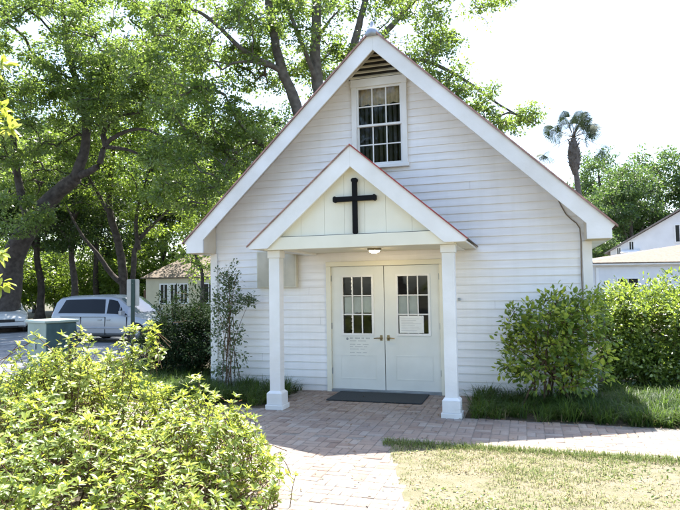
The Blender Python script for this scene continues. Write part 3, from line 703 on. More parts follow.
# dark upright trunks further back, and bushy trees behind: one of each kind, then copies
b1 = build_tree('woodland_tree', 'dark straight woodland trunk left of the van roof', 'tree',
    [([(0,0,0), (.1,.1,2), (-.15,.1,4.5), (.1,0,7.5), (.3,.2,11)], .27, .10), ([(-.1,.1,4.3),(-1,.4,5.6),(-2.2,.3,6.6)], .16, .05), ([(.05,0,6.5),(1.2,-.2,8),(2.2,0,9.4)], .14, .05)],
    [((0,0,10), (3.2,3,3.2), 120), ((-2.2,.4,7), (2.2,2,1.4), 45), ((2.2,0,8), (2.2,2,1.8), 50), ((.3,-1,5.4), (2.2,1.6,1.0), 22)],
    DEEPL, leaf=.18, per=80, crad=.75, group='woodland trees beyond the car park', seed=11, twig=.018)
b1.location = tuple(gz(72, 300, 38))
b2 = build_tree('thicket_tree', 'low bushy green tree in the woodland gap left of the leaning stem', 'tree',
    [([(0,0,0), (.1,.0,1.2), (-.1,.2,2.4), (.2,0,4.0)], .16, .05), ([(0,0,.8),(.9,.2,2),(1.6,.1,3)], .09, .03), ([(0,.0,.7),(-.9,-.2,1.8),(-1.7,.1,2.7)], .09, .03)],
    [((0,0,3.6), (2.2,2,1.6), 60), ((1.6,0,2.6), (1.5,1.5,1.4), 36), ((-1.6,0,2.4), (1.5,1.5,1.4), 36), ((0,-.6,1.3), (1.8,1.2,.8), 26)],
    OAKL2, leaf=.17, per=70, crad=.6, group='bushy trees at the edge of the woods', seed=12, twig=.012)
b2.location = tuple(gz(95, 300, 46))
for (u, d, rz, sc, lb) in [(40, 41, 1.0, 1.1, 'dark woodland trunk behind the great leaning oak'), (98, 44, 2.2, 1.0, 'dark woodland trunk seen through the gap above the van roof'),
        (20, 50, 3.4, 1.3, 'far woodland tree at the left edge behind the white car'), (60, 56, 4.1, 1.35, 'far woodland tree rising above the rear of the van'),
        (160, 52, 5.0, 1.25, 'far woodland tree left of the cottage roof'), (205, 50, .6, 1.3, 'far woodland tree behind the cottage roof'), (120, 60, 1.7, 1.5, 'farthest woodland tree behind the two stem oak'),
        (240, 44, 2.9, 1.15, 'woodland tree showing between the cottage roof and the left chapel eave'), (-30, 36, 5.5, 1.1, 'woodland tree whose crown hangs over the white car'), (275, 50, 2.0, 1.3, 'woodland tree behind the upper left chapel roof slope')]:
    copy_thing(b1, lb, tuple(gz(u, 300, d)), rz, sc, 'woodland trees beyond the car park')
for (u, d, rz, sc, lb) in [(10, 44, 1.0, 1.1, 'bushy tree behind the foot of the great oak'), (55, 48, 2.1, 1.0, 'bushy tree behind the rear end of the van'), (135, 44, 3.0, 1.0, 'bushy tree between the van roof and the cottage'),
        (35, 55, 4.0, 1.3, 'bushy tree in the dark gap behind the white car'), (120, 52, 5.2, 1.4, 'bushy tree behind the sign post'), (80, 60, .4, 1.6, 'tall bushy tree at the back of the woodland gap'), (215, 42, 2.6, 1.2, 'bushy tree right of the cottage roof'),
        (165, 47, 1.4, 1.4, 'bushy tree rising behind the cottage roof'), (-25, 40, .9, 1.2, 'bushy tree at the left picture edge behind the white car')]:
    copy_thing(b2, lb, tuple(gz(u, 300, d)), rz, sc, 'bushy trees at the edge of the woods')
# trees at right beyond the houses
D5 = 62
b3 = build_tree('broadleaf_tree', 'large bright green tree behind the white house at the right edge', 'tree',
    [([(0,0,0), (.1,.2,4), (-.2,0,8), (.2,.3,11)], .45, .15), ([(0,.1,5),(2.2,.2,8),(3.5,0,10)], .2, .06), ([(0,.1,4.6),(-2.4,.2,7.4),(-4,.1,9)], .2, .06)],
    [((0,0,10.5), (3.6,3.2,2.6), 90), ((3.4,0,8.8), (2.8,2.6,2.4), 70), ((-3.6,0,8), (2.8,2.6,2.2), 70), ((0,-1.6,6.2), (4.4,2,1.8), 70), ((2,-1,4), (3.4,2,1.6), 40), ((-2.6,-1,4.2), (3,2,1.6), 40)],
    RIGHTL, leaf=.25, per=74, crad=.95, group='trees beyond the white houses', seed=21, twig=.02)
b3.location = tuple(gz(664, 290, D5)); b3.scale = (1.12, 1.12, 1.22)
copy_thing(b3, 'rounded green tree right of the palm, just above the right chapel eave', tuple(gz(606, 290, D5+16)), 2.0, (1.0, 1.0, 1.48), 'trees beyond the white houses')
copy_thing(b3, 'dark green tree behind the end of the white house, beside the chapel eave', tuple(gz(632, 290, D5-4)), 4.0, (.85,.85,1.02), 'trees beyond the white houses')
copy_thing(b3, 'low green tree seen through the gap between chapel corner and white house', tuple(gz(598, 290, D5-14)), 1.0, .5, 'trees beyond the white houses')
copy_thing(b3, 'tree behind the ridge of the two storey white house', tuple(gz(720, 290, D5+5)), 5.2, 1.0, 'trees beyond the white houses')
# trees behind the viewer, mirrored in the door glass
for (x, yy, rz, sc) in [(-5,-26,1,1.3), (3,-30,2,1.5), (11,-27,3,1.25)]:
    copy_thing(b1, 'woodland tree facing the chapel across the lawn, mirrored in its door panes', (x, yy, -.1), rz, sc, 'trees facing the chapel')

# ------------------------------------------------------------------ palm
def palm():
    b = A(582, 300, 32); b[2] = -.1
    top = A(578, 134, 32); H = top[2]+.1
    root = thing('palm_tree', 'tall cabbage palm with shaggy brown boots standing behind the right roof slope', 'palm tree', tuple(b))
    r = np.random.default_rng(4)
    pth = [(0,0,0), (.12,0,2), (.16,0,4.5), (.02,0,H-3.0), (-.10,0,H-1.6)]
    sp = spline(pth, 6); MB().tube(sp, list(np.linspace(.20,.13,len(sp))), 12).build('trunk', PALMB, root, smooth=True)
    bt = MB(); sp2 = spline([(-.10,0,H-2.1), (-.12,0,H-1.5), (-.14,0,H-.7), (-.12,0,H-.1)], 8); rr = np.interp(np.linspace(0,1,len(sp2)), [0,.3,.62,1], [.14,.27,.33,.12])
    bt.tube(sp2, list(rr), 12)
    for i in range(70):                                            # stubs of old leaf bases
        t = r.uniform(.12, .95); p = sp2[int(t*(len(sp2)-1))]; an = r.uniform(0, 2*PI); R0 = rr[int(t*(len(sp2)-1))]
        d = np.array([math.cos(an), math.sin(an), 1.3]); q = p+np.array([math.cos(an), math.sin(an), 0])*R0*.85
        bt.tube([q, q+d*r.uniform(.06,.16)], [.035,.02], 5)
    bt.build('leaf_boots', PALMB, root)
    hub = np.array([-.12,0,H-.05]); V = []; F = []; rn = []; st = MB()
    fr_ = []
    for i in range(26):
        el = r.uniform(.05, 1.45); an = r.uniform(0, 2*PI); fr_.append((el, an, r.uniform(.75,1.45)))
    fr_ += [(-.35, PI*.97+YAW, 1.75), (-.18, .06+YAW, 1.6), (-.4, .1+YAW, 1.5), (.35, .1+YAW, 1.2), (.8, .2+YAW, 1.2), (-.5, PI*.93+YAW, 1.5), (.2, PI*1.05+YAW, 1.1)]
    for el, an, pl in fr_:
        d = np.array([math.cos(an)*math.cos(el), math.sin(an)*math.cos(el), math.sin(el)])
        tip = hub+d*pl+np.array([0,0,-.10*pl*pl]); st.tube([hub, hub+d*pl*.55, tip], [.022,.016,.010], 4)
        side = np.cross(d, [0,0,1.]); side /= np.linalg.norm(side); up = np.cross(side, d); ro = r.uniform(.5,1.3)*r.choice([-1,1]); side, up = side*math.cos(ro)+up*math.sin(ro), up*math.cos(ro)-side*math.sin(ro)
        n = 26; fl = r.uniform(.55,.80)
        for k in range(n):
            a = (k/(n-1)-.5)*3.9; dd = d*math.cos(a)+side*math.sin(a)+up*(-.28*abs(math.sin(a/2)))
            L = fl*(1-.18*abs(a)/2); w_ = .022; p0 = tip; p1 = tip+dd*L*.6; p2 = tip+dd*L+np.array([0,0,-.30*L*r.uniform(.5,1.3)])
            sd = np.cross(dd, up); sd /= np.linalg.norm(sd)+1e-9; b0 = len(V)
            V += [p0, p1+sd*w_, p2, p1-sd*w_]; F.append((b0, b0+1, b0+2, b0+3)); rn.append(r.uniform(.1,.9))
    st.build('petioles', PALMB, root); np_mesh('fronds', V, F, PALML, root, rnd=rn)
palm()

# ================================================================== shrubs
def shrub(name, label, cat, base, lobes, leafmat, leaf=.07, per=26, crad=.16, seed=1, stems=7, spread=.15, bark=None, aspect=.5, inner=.25, up=.3, stem_r=.012, group=None, brightened=0):
    r = np.random.default_rng(seed); base = np.asarray(base, float)
    root = thing(name, label, cat, tuple(base), group=group)
    cl = sample_lobes([(np.asarray(c)-base, rd, n) for c, rd, n in lobes], r, inner); cl = cl[cl[:, 2] > .04]
    cl = cl[np.argsort(np.linalg.norm(cl, axis=1))]
    st = MB(); nodes = []
    for i in range(stems):
        tgt = cl[r.integers(len(cl)//2, len(cl))]; s0 = np.array([*r.normal(size=2)*spread, 0.0]); m_ = s0*.6+tgt*.4+np.array([0,0,tgt[2]*.2])
        sp = spline([s0, m_, tgt], 5); st.tube(sp, list(np.linspace(stem_r*1.5, stem_r*.4, len(sp))), 5); nodes += list(sp)
    cap = len(nodes)+2*len(cl); N = np.zeros((cap, 3)); cnt = len(nodes); N[:cnt] = nodes; seg = []
    for c in cl:
        dd = np.linalg.norm(N[:cnt]-c, axis=1)+np.where(N[:cnt, 2] > c[2]+.05, .15, 0); j = int(np.argmin(dd)); p = N[j]
        q = p*.5+c*.5+np.array([0,0,-.06*dd[j]])+r.normal(size=3)*.06*dd[j]; N[cnt] = q; N[cnt+1] = c; seg += [(p, q), (q, c)]; cnt += 2
    P0 = np.array([s[0] for s in seg]); P1 = np.array([s[1] for s in seg]); R0 = np.full(len(seg), stem_r*.42); 
    V, F = tubes_np(P0, P1, R0, R0*.7, 4)
    st.build('stems', bark or BARK2, root, smooth=True); np_mesh('twigs', V, F, bark or BARK2, root, smooth=True)
    n = len(cl); m_ = np.maximum(3, (per*r.uniform(.5,1.4,n))).astype(int); idx = np.repeat(np.arange(n), m_); k = len(idx)
    cen = cl.mean(0); out = unit(cl-cen+np.array([0,0,up]))[idx]
    off = unit(r.normal(size=(k,3)))*(r.uniform(0,1,k)**.5)[:, None]*crad*r.uniform(.6,1.3,n)[idx][:, None]
    C = cl[idx]+off
    D = unit(unit(off)*.9+out*.5+r.normal(size=(k,3))*.4); Nn = unit(r.normal(size=(k,3))*.6+np.array([0,0,1])+out*.5)
    L = leaf*r.uniform(.55,1.25,k)
    V, T, q = leaf_oval(C, D, Nn, L, L*aspect*r.uniform(.85,1.2,k), .12, .18)
    V = V.copy(); 
    rn = np.clip(r.uniform(.1,.8,n)[idx]*.5+r.uniform(0,1,k)*.5+(r.uniform(0,1,n) < brightened)[idx]*.55, 0, 1)  # a share of clusters is pushed to the light end of the ramp
    np_mesh('leaves', V, T, leafmat, root, rnd=np.repeat(rn, q))
    return root
shrub('clipped_bush', 'dark rounded evergreen bush left of the chapel corner, beside the van', 'bush', (-4.45, 1.0, 0),
      [((-4.42,1.0,.85), (.76,.8,.84), 320), ((-3.85,.9,.75), (.62,.7,.72), 170), ((-5.0,1.1,.6), (.5,.6,.6), 90)], DARKL, leaf=.05, per=52, crad=.15, seed=31, stems=12)
shrub('slender_shrub', 'thin upright shrub with sparse leaves growing against the left wall corner', 'shrub', (-2.62, -.42, 0),
      [((-2.66,-.4,1.85), (.28,.2,.38), 46), ((-2.30,-.4,1.52), (.28,.2,.16), 20), ((-2.66,-.42,1.35), (.26,.2,.36), 46), ((-2.85,-.35,.9), (.22,.2,.5), 26), ((-2.5,-.4,.85), (.22,.2,.4), 14), ((-2.95,-.3,1.6), (.12,.2,.5), 12), ((-2.75,-.35,.35), (.28,.25,.3), 20)],
      VINEL, leaf=.055, per=14, crad=.10, seed=32, stems=11, spread=.08, inner=.0, stem_r=.0055)
shrub('glossy_shrub', 'leafy green shrub with yellow painted sun flecks in front of the right wall corner', 'shrub', (2.62, -.62, 0),
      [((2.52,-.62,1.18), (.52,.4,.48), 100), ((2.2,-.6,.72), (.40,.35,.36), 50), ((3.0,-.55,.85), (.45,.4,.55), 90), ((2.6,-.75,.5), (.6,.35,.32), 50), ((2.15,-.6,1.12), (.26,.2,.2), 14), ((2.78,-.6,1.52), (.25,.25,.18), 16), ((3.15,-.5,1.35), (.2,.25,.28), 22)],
      SHRUBL, brightened=.16, leaf=.085, per=15, crad=.12, seed=33, stems=14, spread=.18)  # brighter yellow clusters painted in for dappled sun on the shrub
shrub('clipped_hedge', 'long green hedge with sunlit top right of the chapel, below the white houses', 'hedge', (5.2, 2.4, 0),
      [((3.80,1.9,.85), (.5,.7,.85), 220), ((4.5,2.1,.85), (.7,.8,.88), 340), ((5.5,2.3,.85), (.8,.9,.90), 360), ((6.6,2.6,.85), (.9,.9,.93), 280), ((7.9,2.9,.9), (.9,.9,.95), 200), ((3.9,2.3,1.35), (.5,.6,.42), 70), ((4.8,2.5,1.38), (.7,.7,.45), 110), ((5.9,2.8,1.4), (.8,.7,.45), 110), ((4.1,1.6,.35), (.6,.5,.4), 160), ((5.2,1.7,.4), (.8,.5,.4), 180), ((6.4,2.0,.4), (.8,.5,.4), 120)],
      HEDGEL, brightened=.08, leaf=.07, per=36, crad=.17, seed=34, stems=26, spread=.9)

# --- big bright bush in the foreground: shoots that end in rosettes
def rosette_bush():
    r = np.random.default_rng(77); base = np.array([-1.6, -5.9, 0])
    root = thing('azalea_bush', 'large sunlit yellow green bush filling the lower left foreground', 'bush', tuple(base))
    # height of the leafy surface; right edge falls to the path
    def hgt(x, yy):
        e1 = ((x+2.2)/2.2)**2+((yy+5.3)/1.35)**2
        e2 = ((x+1.1)/1.65)**2+((yy+6.3)/1.35)**2
        e3 = ((x+.82)/1.22)**2+((yy+5.5)/1.1)**2
        a = 1.08*np.sqrt(np.clip(1-e1, 0, 1))**.7; b = .80*np.sqrt(np.clip(1-e2, 0, 1))**.8; c = .82*np.sqrt(np.clip(1-e3, 0, 1))**.8
        return np.maximum(np.maximum(a, b), c)*(1+.10*np.sin(x*4.1+yy*2)+.07*np.sin(yy*6.3-x*3))
    n = 5900; X = r.uniform(-4.6, .9, n); Y = r.uniform(-7.8, -3.9, n); H = hgt(X, Y); k = (H > .10) & (r.uniform(0,1,n) < np.clip(.86+.42*(np.sin(X*3.1+Y*1.7+1)*np.sin(Y*3.9-X*1.2)), .38, 1)); X, Y, H = X[k], Y[k], H[k]
    n = len(X); e = .05
    gx = (hgt(X+e, Y)-hgt(X-e, Y))/(2*e); gy = (hgt(X, Y+e)-hgt(X, Y-e))/(2*e)
    nrm = unit(np.stack([-np.clip(gx,-2,2)*.55, -np.clip(gy,-2,2)*.55, np.full(n, 1.)], 1))
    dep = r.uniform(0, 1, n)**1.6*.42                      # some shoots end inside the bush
    tips = np.stack([X, Y, H], 1)-base-nrm*dep[:, None]+nrm*(r.uniform(0,1,n)**5*.13)[:, None]
    # tall spring shoots at the two visible crests
    ex = []
    for cu, cv, cd, m_ in ((74,340,5.0,6), (92,344,5.0,7), (60,352,5.0,5), (112,360,5.1,7), (146,332,5.3,12), (156,350,5.2,8), (128,356,5.2,8), (25,346,5.0,7), (195,384,5.1,5), (228,410,5.0,5), (255,438,4.7,5), (272,462,4.4,7), (276,482,4.0,7), (262,452,4.5,7), (276,500,3.9,6), (240,425,4.8,8)):
        p = at(cu, cv, cd)-base; ex.append(p+r.normal(size=(m_, 3))*np.array([.09,.09,.06]))
    ex = np.concatenate(ex); tips = np.vstack([tips, ex]); nrm = np.vstack([nrm, unit(np.array([[.1,0,1.]])+r.normal(size=(len(ex),3))*.25)]); n = len(tips)
    tips[:, 2] = np.maximum(tips[:, 2], .06)
    # shoots
    ln = r.uniform(.16,.34,n); bend = r.normal(size=(n,3))*.35
    p0 = tips-unit(nrm+bend)*ln[:, None]; pm = (p0+tips)/2+r.normal(size=(n,3))*.012
    V1, F1 = tubes_np(p0, pm, np.full(n,.0035), np.full(n,.003), 4); V2, F2 = tubes_np(pm, tips, np.full(n,.003), np.full(n,.002), 4)
    np_mesh('twigs', np.vstack([V1, V2]), np.vstack([F1, F2+len(V1)]), BARK2, root, smooth=True)
    # main stems from the ground
    mt = 260; sel = r.choice(n, mt, replace=False); s0 = tips[sel]*np.array([.72,.72,0]); s0[:, 2] = 0; s1 = s0*.45+tips[sel]*.55; s1[:, 2] = p0[sel, 2]*.55; s2 = p0[sel]
    a, b = tubes_np(s0, s1, np.full(mt,.011), np.full(mt,.008), 5); c, d = tubes_np(s1, s2, np.full(mt,.008), np.full(mt,.004), 5)
    np_mesh('stems', np.vstack([a, c]), np.vstack([b, d+len(a)]), BARK2, root, smooth=True)
    # leaves: rosette at the tip, some down the shoot
    q = 15; idx = np.repeat(np.arange(n), q); k = len(idx); j = np.tile(np.arange(q), n)
    ax = unit(nrm+bend*.5)[idx]; ref = unit(r.normal(size=(n,3)))[idx]; a1 = unit(np.cross(ax, ref)); a2 = np.cross(ax, a1)
    ang = j*2.4+r.uniform(0,.5,k); t = np.where(j < 8, r.uniform(0,.06,k), r.uniform(.06,.75,k))*ln[idx]*1.0
    C = tips[idx]-ax*t[:, None]; ela = np.where(j < 3, r.uniform(.7,1.3,k), r.uniform(.1,.75,k))
    D = ax*np.sin(ela)[:, None]+(a1*np.cos(ang)[:, None]+a2*np.sin(ang)[:, None])*np.cos(ela)[:, None]
    L = r.uniform(.042,.072,k)*np.where(j < 3, .75, 1); Nn = ax+r.normal(size=(k,3))*.25
    V, T, qq = leaf_oval(C, D, Nn, L, L*r.uniform(.33,.42,k), .10, .22)
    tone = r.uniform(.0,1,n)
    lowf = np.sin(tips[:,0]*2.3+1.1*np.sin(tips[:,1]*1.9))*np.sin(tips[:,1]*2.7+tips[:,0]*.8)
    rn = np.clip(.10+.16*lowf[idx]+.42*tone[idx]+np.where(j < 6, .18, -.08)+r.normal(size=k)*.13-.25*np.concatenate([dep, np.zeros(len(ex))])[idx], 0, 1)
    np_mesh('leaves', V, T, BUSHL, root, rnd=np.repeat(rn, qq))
    # a few spent brown leaves
    m_ = 700; ii = r.integers(0, n, m_); V, T, qq = leaf_oval(tips[ii]-nrm[ii]*r.uniform(.03,.18,m_)[:, None]+r.normal(size=(m_,3))*.03, r.normal(size=(m_,3)), r.normal(size=(m_,3)), np.full(m_,.04), np.full(m_,.015))
    np_mesh('dead_leaves', V, T, mat('dead_leaf', (.28,.12,.04), .8, .3, 20, col2=(.40,.24,.10)), root)
rosette_bush()

# --- overhanging twigs at the left edge
def edge_twigs():
    b = at(-75, 560, 3.1); b[2] = 0; base = b
    root = thing('young_tree', 'thin sapling whose bright yellow leaves poke in at the left edge', 'tree', tuple(base))
    r = np.random.default_rng(6); tk = spline([(0,0,0), at(-72,350,3.1)-base, at(-66,200,3.1)-base, at(-70,60,3.1)-base], 6)
    MB().tube(tk, list(np.linspace(.022,.008,len(tk))), 8).build('trunk', BARK2, root, smooth=True)
    tw = MB(); ends = []
    for (u0,v0,u1,v1) in [(-68,160,2,108),(-68,130,0,66),(-68,190,10,128),(-70,330,2,284),(-70,320,-2,255),(-70,170,-12,118),(-70,340,-16,300)]:
        p0, p1 = at(u0,v0,3.1)-base, at(u1,v1,3.05)-base; sp = spline([p0, p0*.5+p1*.5+np.array([0,0,.03]), p1], 4); tw.tube(sp, list(np.linspace(.005,.002,len(sp))), 5); ends += [sp[i] for i in range(3, len(sp))]*2+[p1]*3
    tw.build('branches', BARK2, root, smooth=True)
    E_ = np.array(ends); idx = np.repeat(np.arange(len(E_)), 3); k = len(idx); C = E_[idx]+r.normal(size=(k,3))*.012
    V, T, qq = leaf_oval(C, r.normal(size=(k,3))+np.array([.3,.1,-.1]), r.normal(size=(k,3))*.5+np.array([0,0,1]), r.uniform(.045,.075,k), r.uniform(.022,.034,k))
    np_mesh('crown', V, T, BUSHL, root, rnd=np.repeat(r.uniform(.2,.75,k), qq))
edge_twigs()

# --- strap-leaved border planting, lawn blades, litter
def blades(name, X, Y, hh, wd, m_, lean, z0=0, per=1, rnd=None):
    r = np.random.default_rng(len(X)); k = len(X); an = r.uniform(0, 2*PI, k); ln = r.uniform(.1,1,k)*lean
    b = np.stack([X, Y, np.full(k, z0)], 1); dr = np.stack([np.cos(an), np.sin(an), np.zeros(k)], 1); sd = np.stack([-np.sin(an), np.cos(an), np.zeros(k)], 1)
    h_ = hh[:, None]; up = np.array([[0,0,1.]])
    p1 = b+up*h_*.6+dr*h_*ln[:, None]*.45; p2 = b+up*h_*(1-.35*ln[:, None])+dr*h_*ln[:, None]*1.25; w_ = wd[:, None]
    V = np.stack([b-sd*w_*.5, b+sd*w_*.5, p1+sd*w_*.5, p1-sd*w_*.5, p2], 1).reshape(-1,3); i = (np.arange(k)*5)[:, None]
    F = np.concatenate([i+np.array([[0,1,2]]), i+np.array([[0,2,3]]), i+np.array([[3,2,4]])], 1).reshape(-1,3)
    rn = r.uniform(0,1,k) if rnd is None else rnd
    return np_mesh(name, V, F, m_, rnd=np.repeat(rn, 3))
r = np.random.default_rng(15)
def border(x0, x1, y0, y1, nclump, name, edge, hm=.30):
    cx_ = r.uniform(x0,x1,nclump); cy_ = r.uniform(y0,y1,nclump); k = edge(cx_, cy_); cx_, cy_ = cx_[k], cy_[k]; n = len(cx_); q = 46
    idx = np.repeat(np.arange(n), q); X = cx_[idx]+r.normal(size=len(idx))*.04; Y = cy_[idx]+r.normal(size=len(idx))*.04
    hh = (hm*r.uniform(.55,1.2,n))[idx]*r.uniform(.5,1.12,len(idx)); dead = r.uniform(0,1,len(idx)) < .09; return blades(name, X, Y, hh*np.where(dead,.7,1), r.uniform(.005,.010,len(idx)), STRAP, 1.45, rnd=np.where(dead, 1., np.clip(r.uniform(0,.65,n)[idx]+r.uniform(0,.25,len(idx)),0,.82)))
o = border(1.48, 7.5, -1.55, -.12, 420, 'border_grass', lambda x, yy: (yy < -.1)); tag(o, 'dark strap leaved border grass along the right front wall', 'border grass', kind='stuff')
o = border(-6.8, -1.52, -1.45, 1.8, 640, 'border_grass', lambda x, yy: (yy > -1.5+.15*np.sin(x*2)) & ((yy < -.1) | (x < -3.3))); tag(o, 'dark strap leaved border grass left of the porch', 'border grass', kind='stuff')
o = border(3.3, 9.5, -1.5, 1.4, 700, 'border_grass', lambda x, yy: (x > 3.4), .20); tag(o, 'low sunlit green border grass at the foot of the hedge', 'border grass', kind='stuff')
# lawn
n = 150000; X = .6+(r.uniform(0,1,n)**1.3)*7.7; Y = r.uniform(-8.3,-2.93,n); k = X > .74+(-3.0-Y)*.295+.05*np.sin(Y*9)+r.normal(size=n)*.035; X, Y = X[k], Y[k]
def patch(X, Y, q):
    t = np.random.default_rng(q); o_ = 0
    for i in range(14):
        a = t.uniform(0, 2*PI); f = 2.2*1.28**i; o_ = o_+np.sin((X*math.cos(a)+Y*math.sin(a))*f+t.uniform(0, 6)+1.3*np.sin((X*math.sin(a)-Y*math.cos(a))*f*.6))*(.9**i)
    return o_/3.2
pn = patch(X, Y, 3); keep = r.uniform(0,1,len(X)) < np.clip(.42+.42*pn, .10, 1); X, Y, pn = X[keep], Y[keep], pn[keep]
hh = r.uniform(.014,.040,len(X))*np.clip(1+.45*pn, .5, 1.9)
p2 = patch(X, Y, 9)
o = blades('lawn', X, Y, hh, r.uniform(.003,.007,len(X)), LAWNL, 1.7, .006, rnd=np.clip(.68-.30*pn-.24*p2+r.normal(size=len(X))*.26,0,1)); tag(o, 'patchy dry lawn in the right foreground', 'lawn', kind='stuff')
# low broad-leaved weeds in the turf
n = 9000; X = .8+r.uniform(0,1,n)*6; Y = r.uniform(-7,-2.98,n); pn = patch(X, Y, 21); k = (pn > .35) & (X > .8+(-3.0-Y)*.3); X, Y = X[k], Y[k]; n = len(X)
V, T, qq = leaf_oval(np.stack([X, Y, np.full(n,.012)],1), np.concatenate([r.normal(size=(n,2)), r.uniform(.1,.9,(n,1))],1), np.array([[0,0,1.]])+r.normal(size=(n,3))*.3, r.uniform(.018,.042,n), r.uniform(.012,.022,n))
o = np_mesh('lawn_weeds', V, T, leaf_mat('weed_leaf', (.07,.12,.02), (.16,.22,.05), (.30,.33,.12), (.3,.4,.06), .3), rnd=np.repeat(r.uniform(0,1,n), qq)); tag(o, 'small clover like weeds scattered through the dry lawn', 'weeds', kind='stuff')
# weeds in tufts along the lawn's upper edge
n = 5200; X = r.uniform(.68,6,n); Y = -3.0-np.abs(r.normal(size=n))*.12; o = blades('lawn_edge_grass', X, Y, r.uniform(.03,.085,n), np.full(n,.005), LAWNL, 1.1, .006, rnd=r.uniform(0,.45,n)); tag(o, 'longer green tufts along the top edge of the lawn', 'grass', kind='stuff')
# fallen leaves on beds and paving
n = 2300; X = r.uniform(-5,7,n); Y = np.where(r.uniform(0,1,n) < .62, r.uniform(-1.8,-.2,n), r.uniform(-6,-1.7,n)); C = np.stack([X, Y, np.full(n,.020)], 1)
V, F = leaf_quads(C, np.concatenate([r.normal(size=(n,2)), r.uniform(-.1,.25,(n,1))],1), np.array([[0,0,1.]])+r.normal(size=(n,3))*.2, r.uniform(.025,.055,n), r.uniform(.012,.024,n), .1)
o = np_mesh('leaf_litter', V, F, attr_mat('fallen_leaf', [(.16,.09,.04),(.26,.17,.08),(.36,.27,.15)], .8), rnd=r.uniform(0,1,n)); tag(o, 'scattered brown fallen leaves on the paving and beds', 'leaf litter', kind='stuff')

# ================================================================== street things
def loft_car(name, label, st, glasses, wheels, paint, loc, rz, L0, L1, lamps, extras=None, group=None):
    root = thing(name, label, 'car' if 'sedan' in name else 'van', loc, rz)
    xs = np.array([s[0] for s in st]); 
    def sec(x): return [np.interp(x, xs, [s[i] for s in st]) for i in range(1, 7)]
    def ring(x):
        zb, zm, zr, ws, wb, wr = sec(x)
        return [(0,zb), (ws*.88,zb), (ws,zb+.12), (ws*1.005,zb+(zm-zb)*.55), (wb,zm-.05), (wb*.985,zm), (wr+.02,zr-.07), (wr*.86,zr-.012), (wr*.5,zr+.008), (0,zr+.012)]
    X = np.unique(np.concatenate([xs, np.linspace(xs[0], xs[-1], 40)])); V = []; F = []
    R_ = [ring(x) for x in X]; m_ = len(R_[0])
    for x, rg in zip(X, R_):
        V += [(x, yq, zq) for yq, zq in rg]+[(x, -yq, zq) for yq, zq in rg[1:-1][::-1]]
    k = 2*m_-2
    for i in range(len(X)-1):
        for j in range(k): F.append((i*k+j, i*k+(j+1) % k, (i+1)*k+(j+1) % k, (i+1)*k+j))
    b = MB(); b.add(V, F); b.f += [tuple(range(k)), tuple(range((len(X)-1)*k, len(X)*k))]
    body = b.build('body', paint, root, smooth=True)
    md = body.modifiers.new('split', 'EDGE_SPLIT'); md.split_angle = math.radians(28)
    def side(x, t, s, off=.006):
        zb, zm, zr, ws, wb, wr = sec(x); return (x, s*((wb*.985)*(1-t)+(wr+.02)*t+off), zm*(1-t)+(zr-.07)*t+.001)
    for nm_, poly in glasses:                                        # poly: bottom and top edge x ranges, on both sides
        for s in (-1, 1):
            g_ = MB(); n_ = 10; xb0, xb1, xt0, xt1 = poly; V = []; F = []
            for i in range(n_+1):
                for j in range(5):
                    t = .10+.78*j/4; xa = xb0+(xt0-xb0)*j/4; xc = xb1+(xt1-xb1)*j/4; V.append(side(xa+(xc-xa)*i/n_, t, s))
            for i in range(n_):
                for j in range(4): F.append((i*5+j, (i+1)*5+j, (i+1)*5+j+1, i*5+j+1))
            g_.add(V, F).build(nm_, CGLASS, root, fix=False)
    for nm_, x0, x1 in (('windshield', L0, L1),):
        g_ = MB(); V = []; F = []; n_ = 8
        for i in range(n_+1):
            x = x0+(x1-x0)*i/n_; zb, zm, zr, ws, wb, wr = sec(x)
            pr = [(-wr*.93, zr-.035), (-wr*.86, zr-.012), (-wr*.5, zr+.008), (0, zr+.012), (wr*.5, zr+.008), (wr*.86, zr-.012), (wr*.93, zr-.035)]
            V += [(x+.004, yq, zq+.008) for yq, zq in pr]
        for i in range(n_):
            for j in range(6): F.append((i*7+j, i*7+j+1, (i+1)*7+j+1, (i+1)*7+j))
        g_.add(V, F).build(nm_, WSHIELD, root, smooth=True)
    for wx, rr in wheels:
        zb, zm, zr, ws, wb, wr = sec(wx)
        for s in (-1, 1):
            ar = MB().lathe([(rr+.07,-.0),(rr+.07,.012)], (0,0,0), 28); ar.v = [(wx+v[0], s*(ws*1.0+v[2]-.004), rr+.02+v[1]) for v in ar.v]; ar.build('wheel_arch', DARKW, root)
            ty = MB().lathe([(rr*.62,.0),(rr*.9,-.0),(rr,.03),(rr,.17),(rr*.9,.2),(rr*.62,.2)], (0,0,0), 28); ty.v = [(wx+v[0], s*(ws+.02-v[2]), rr+v[1]) for v in ty.v]
            wl = ty.build('wheel', TYRE, root, smooth=True)
            ri = MB().lathe([(.02,.02),(rr*.25,.0),(rr*.55,.03),(rr*.64,-.004)], (0,0,0), 20); ri.v = [(wx+v[0], s*(ws+.028-v[2]), rr+v[1]) for v in ri.v]; ri.build('rim', RIM, wl, smooth=True)
            for q_ in range(5):
                pass
    for nm_, m2, bx_ in lamps: MB().box(*bx_).build(nm_, m2, root, .015)
    return root, sec, body
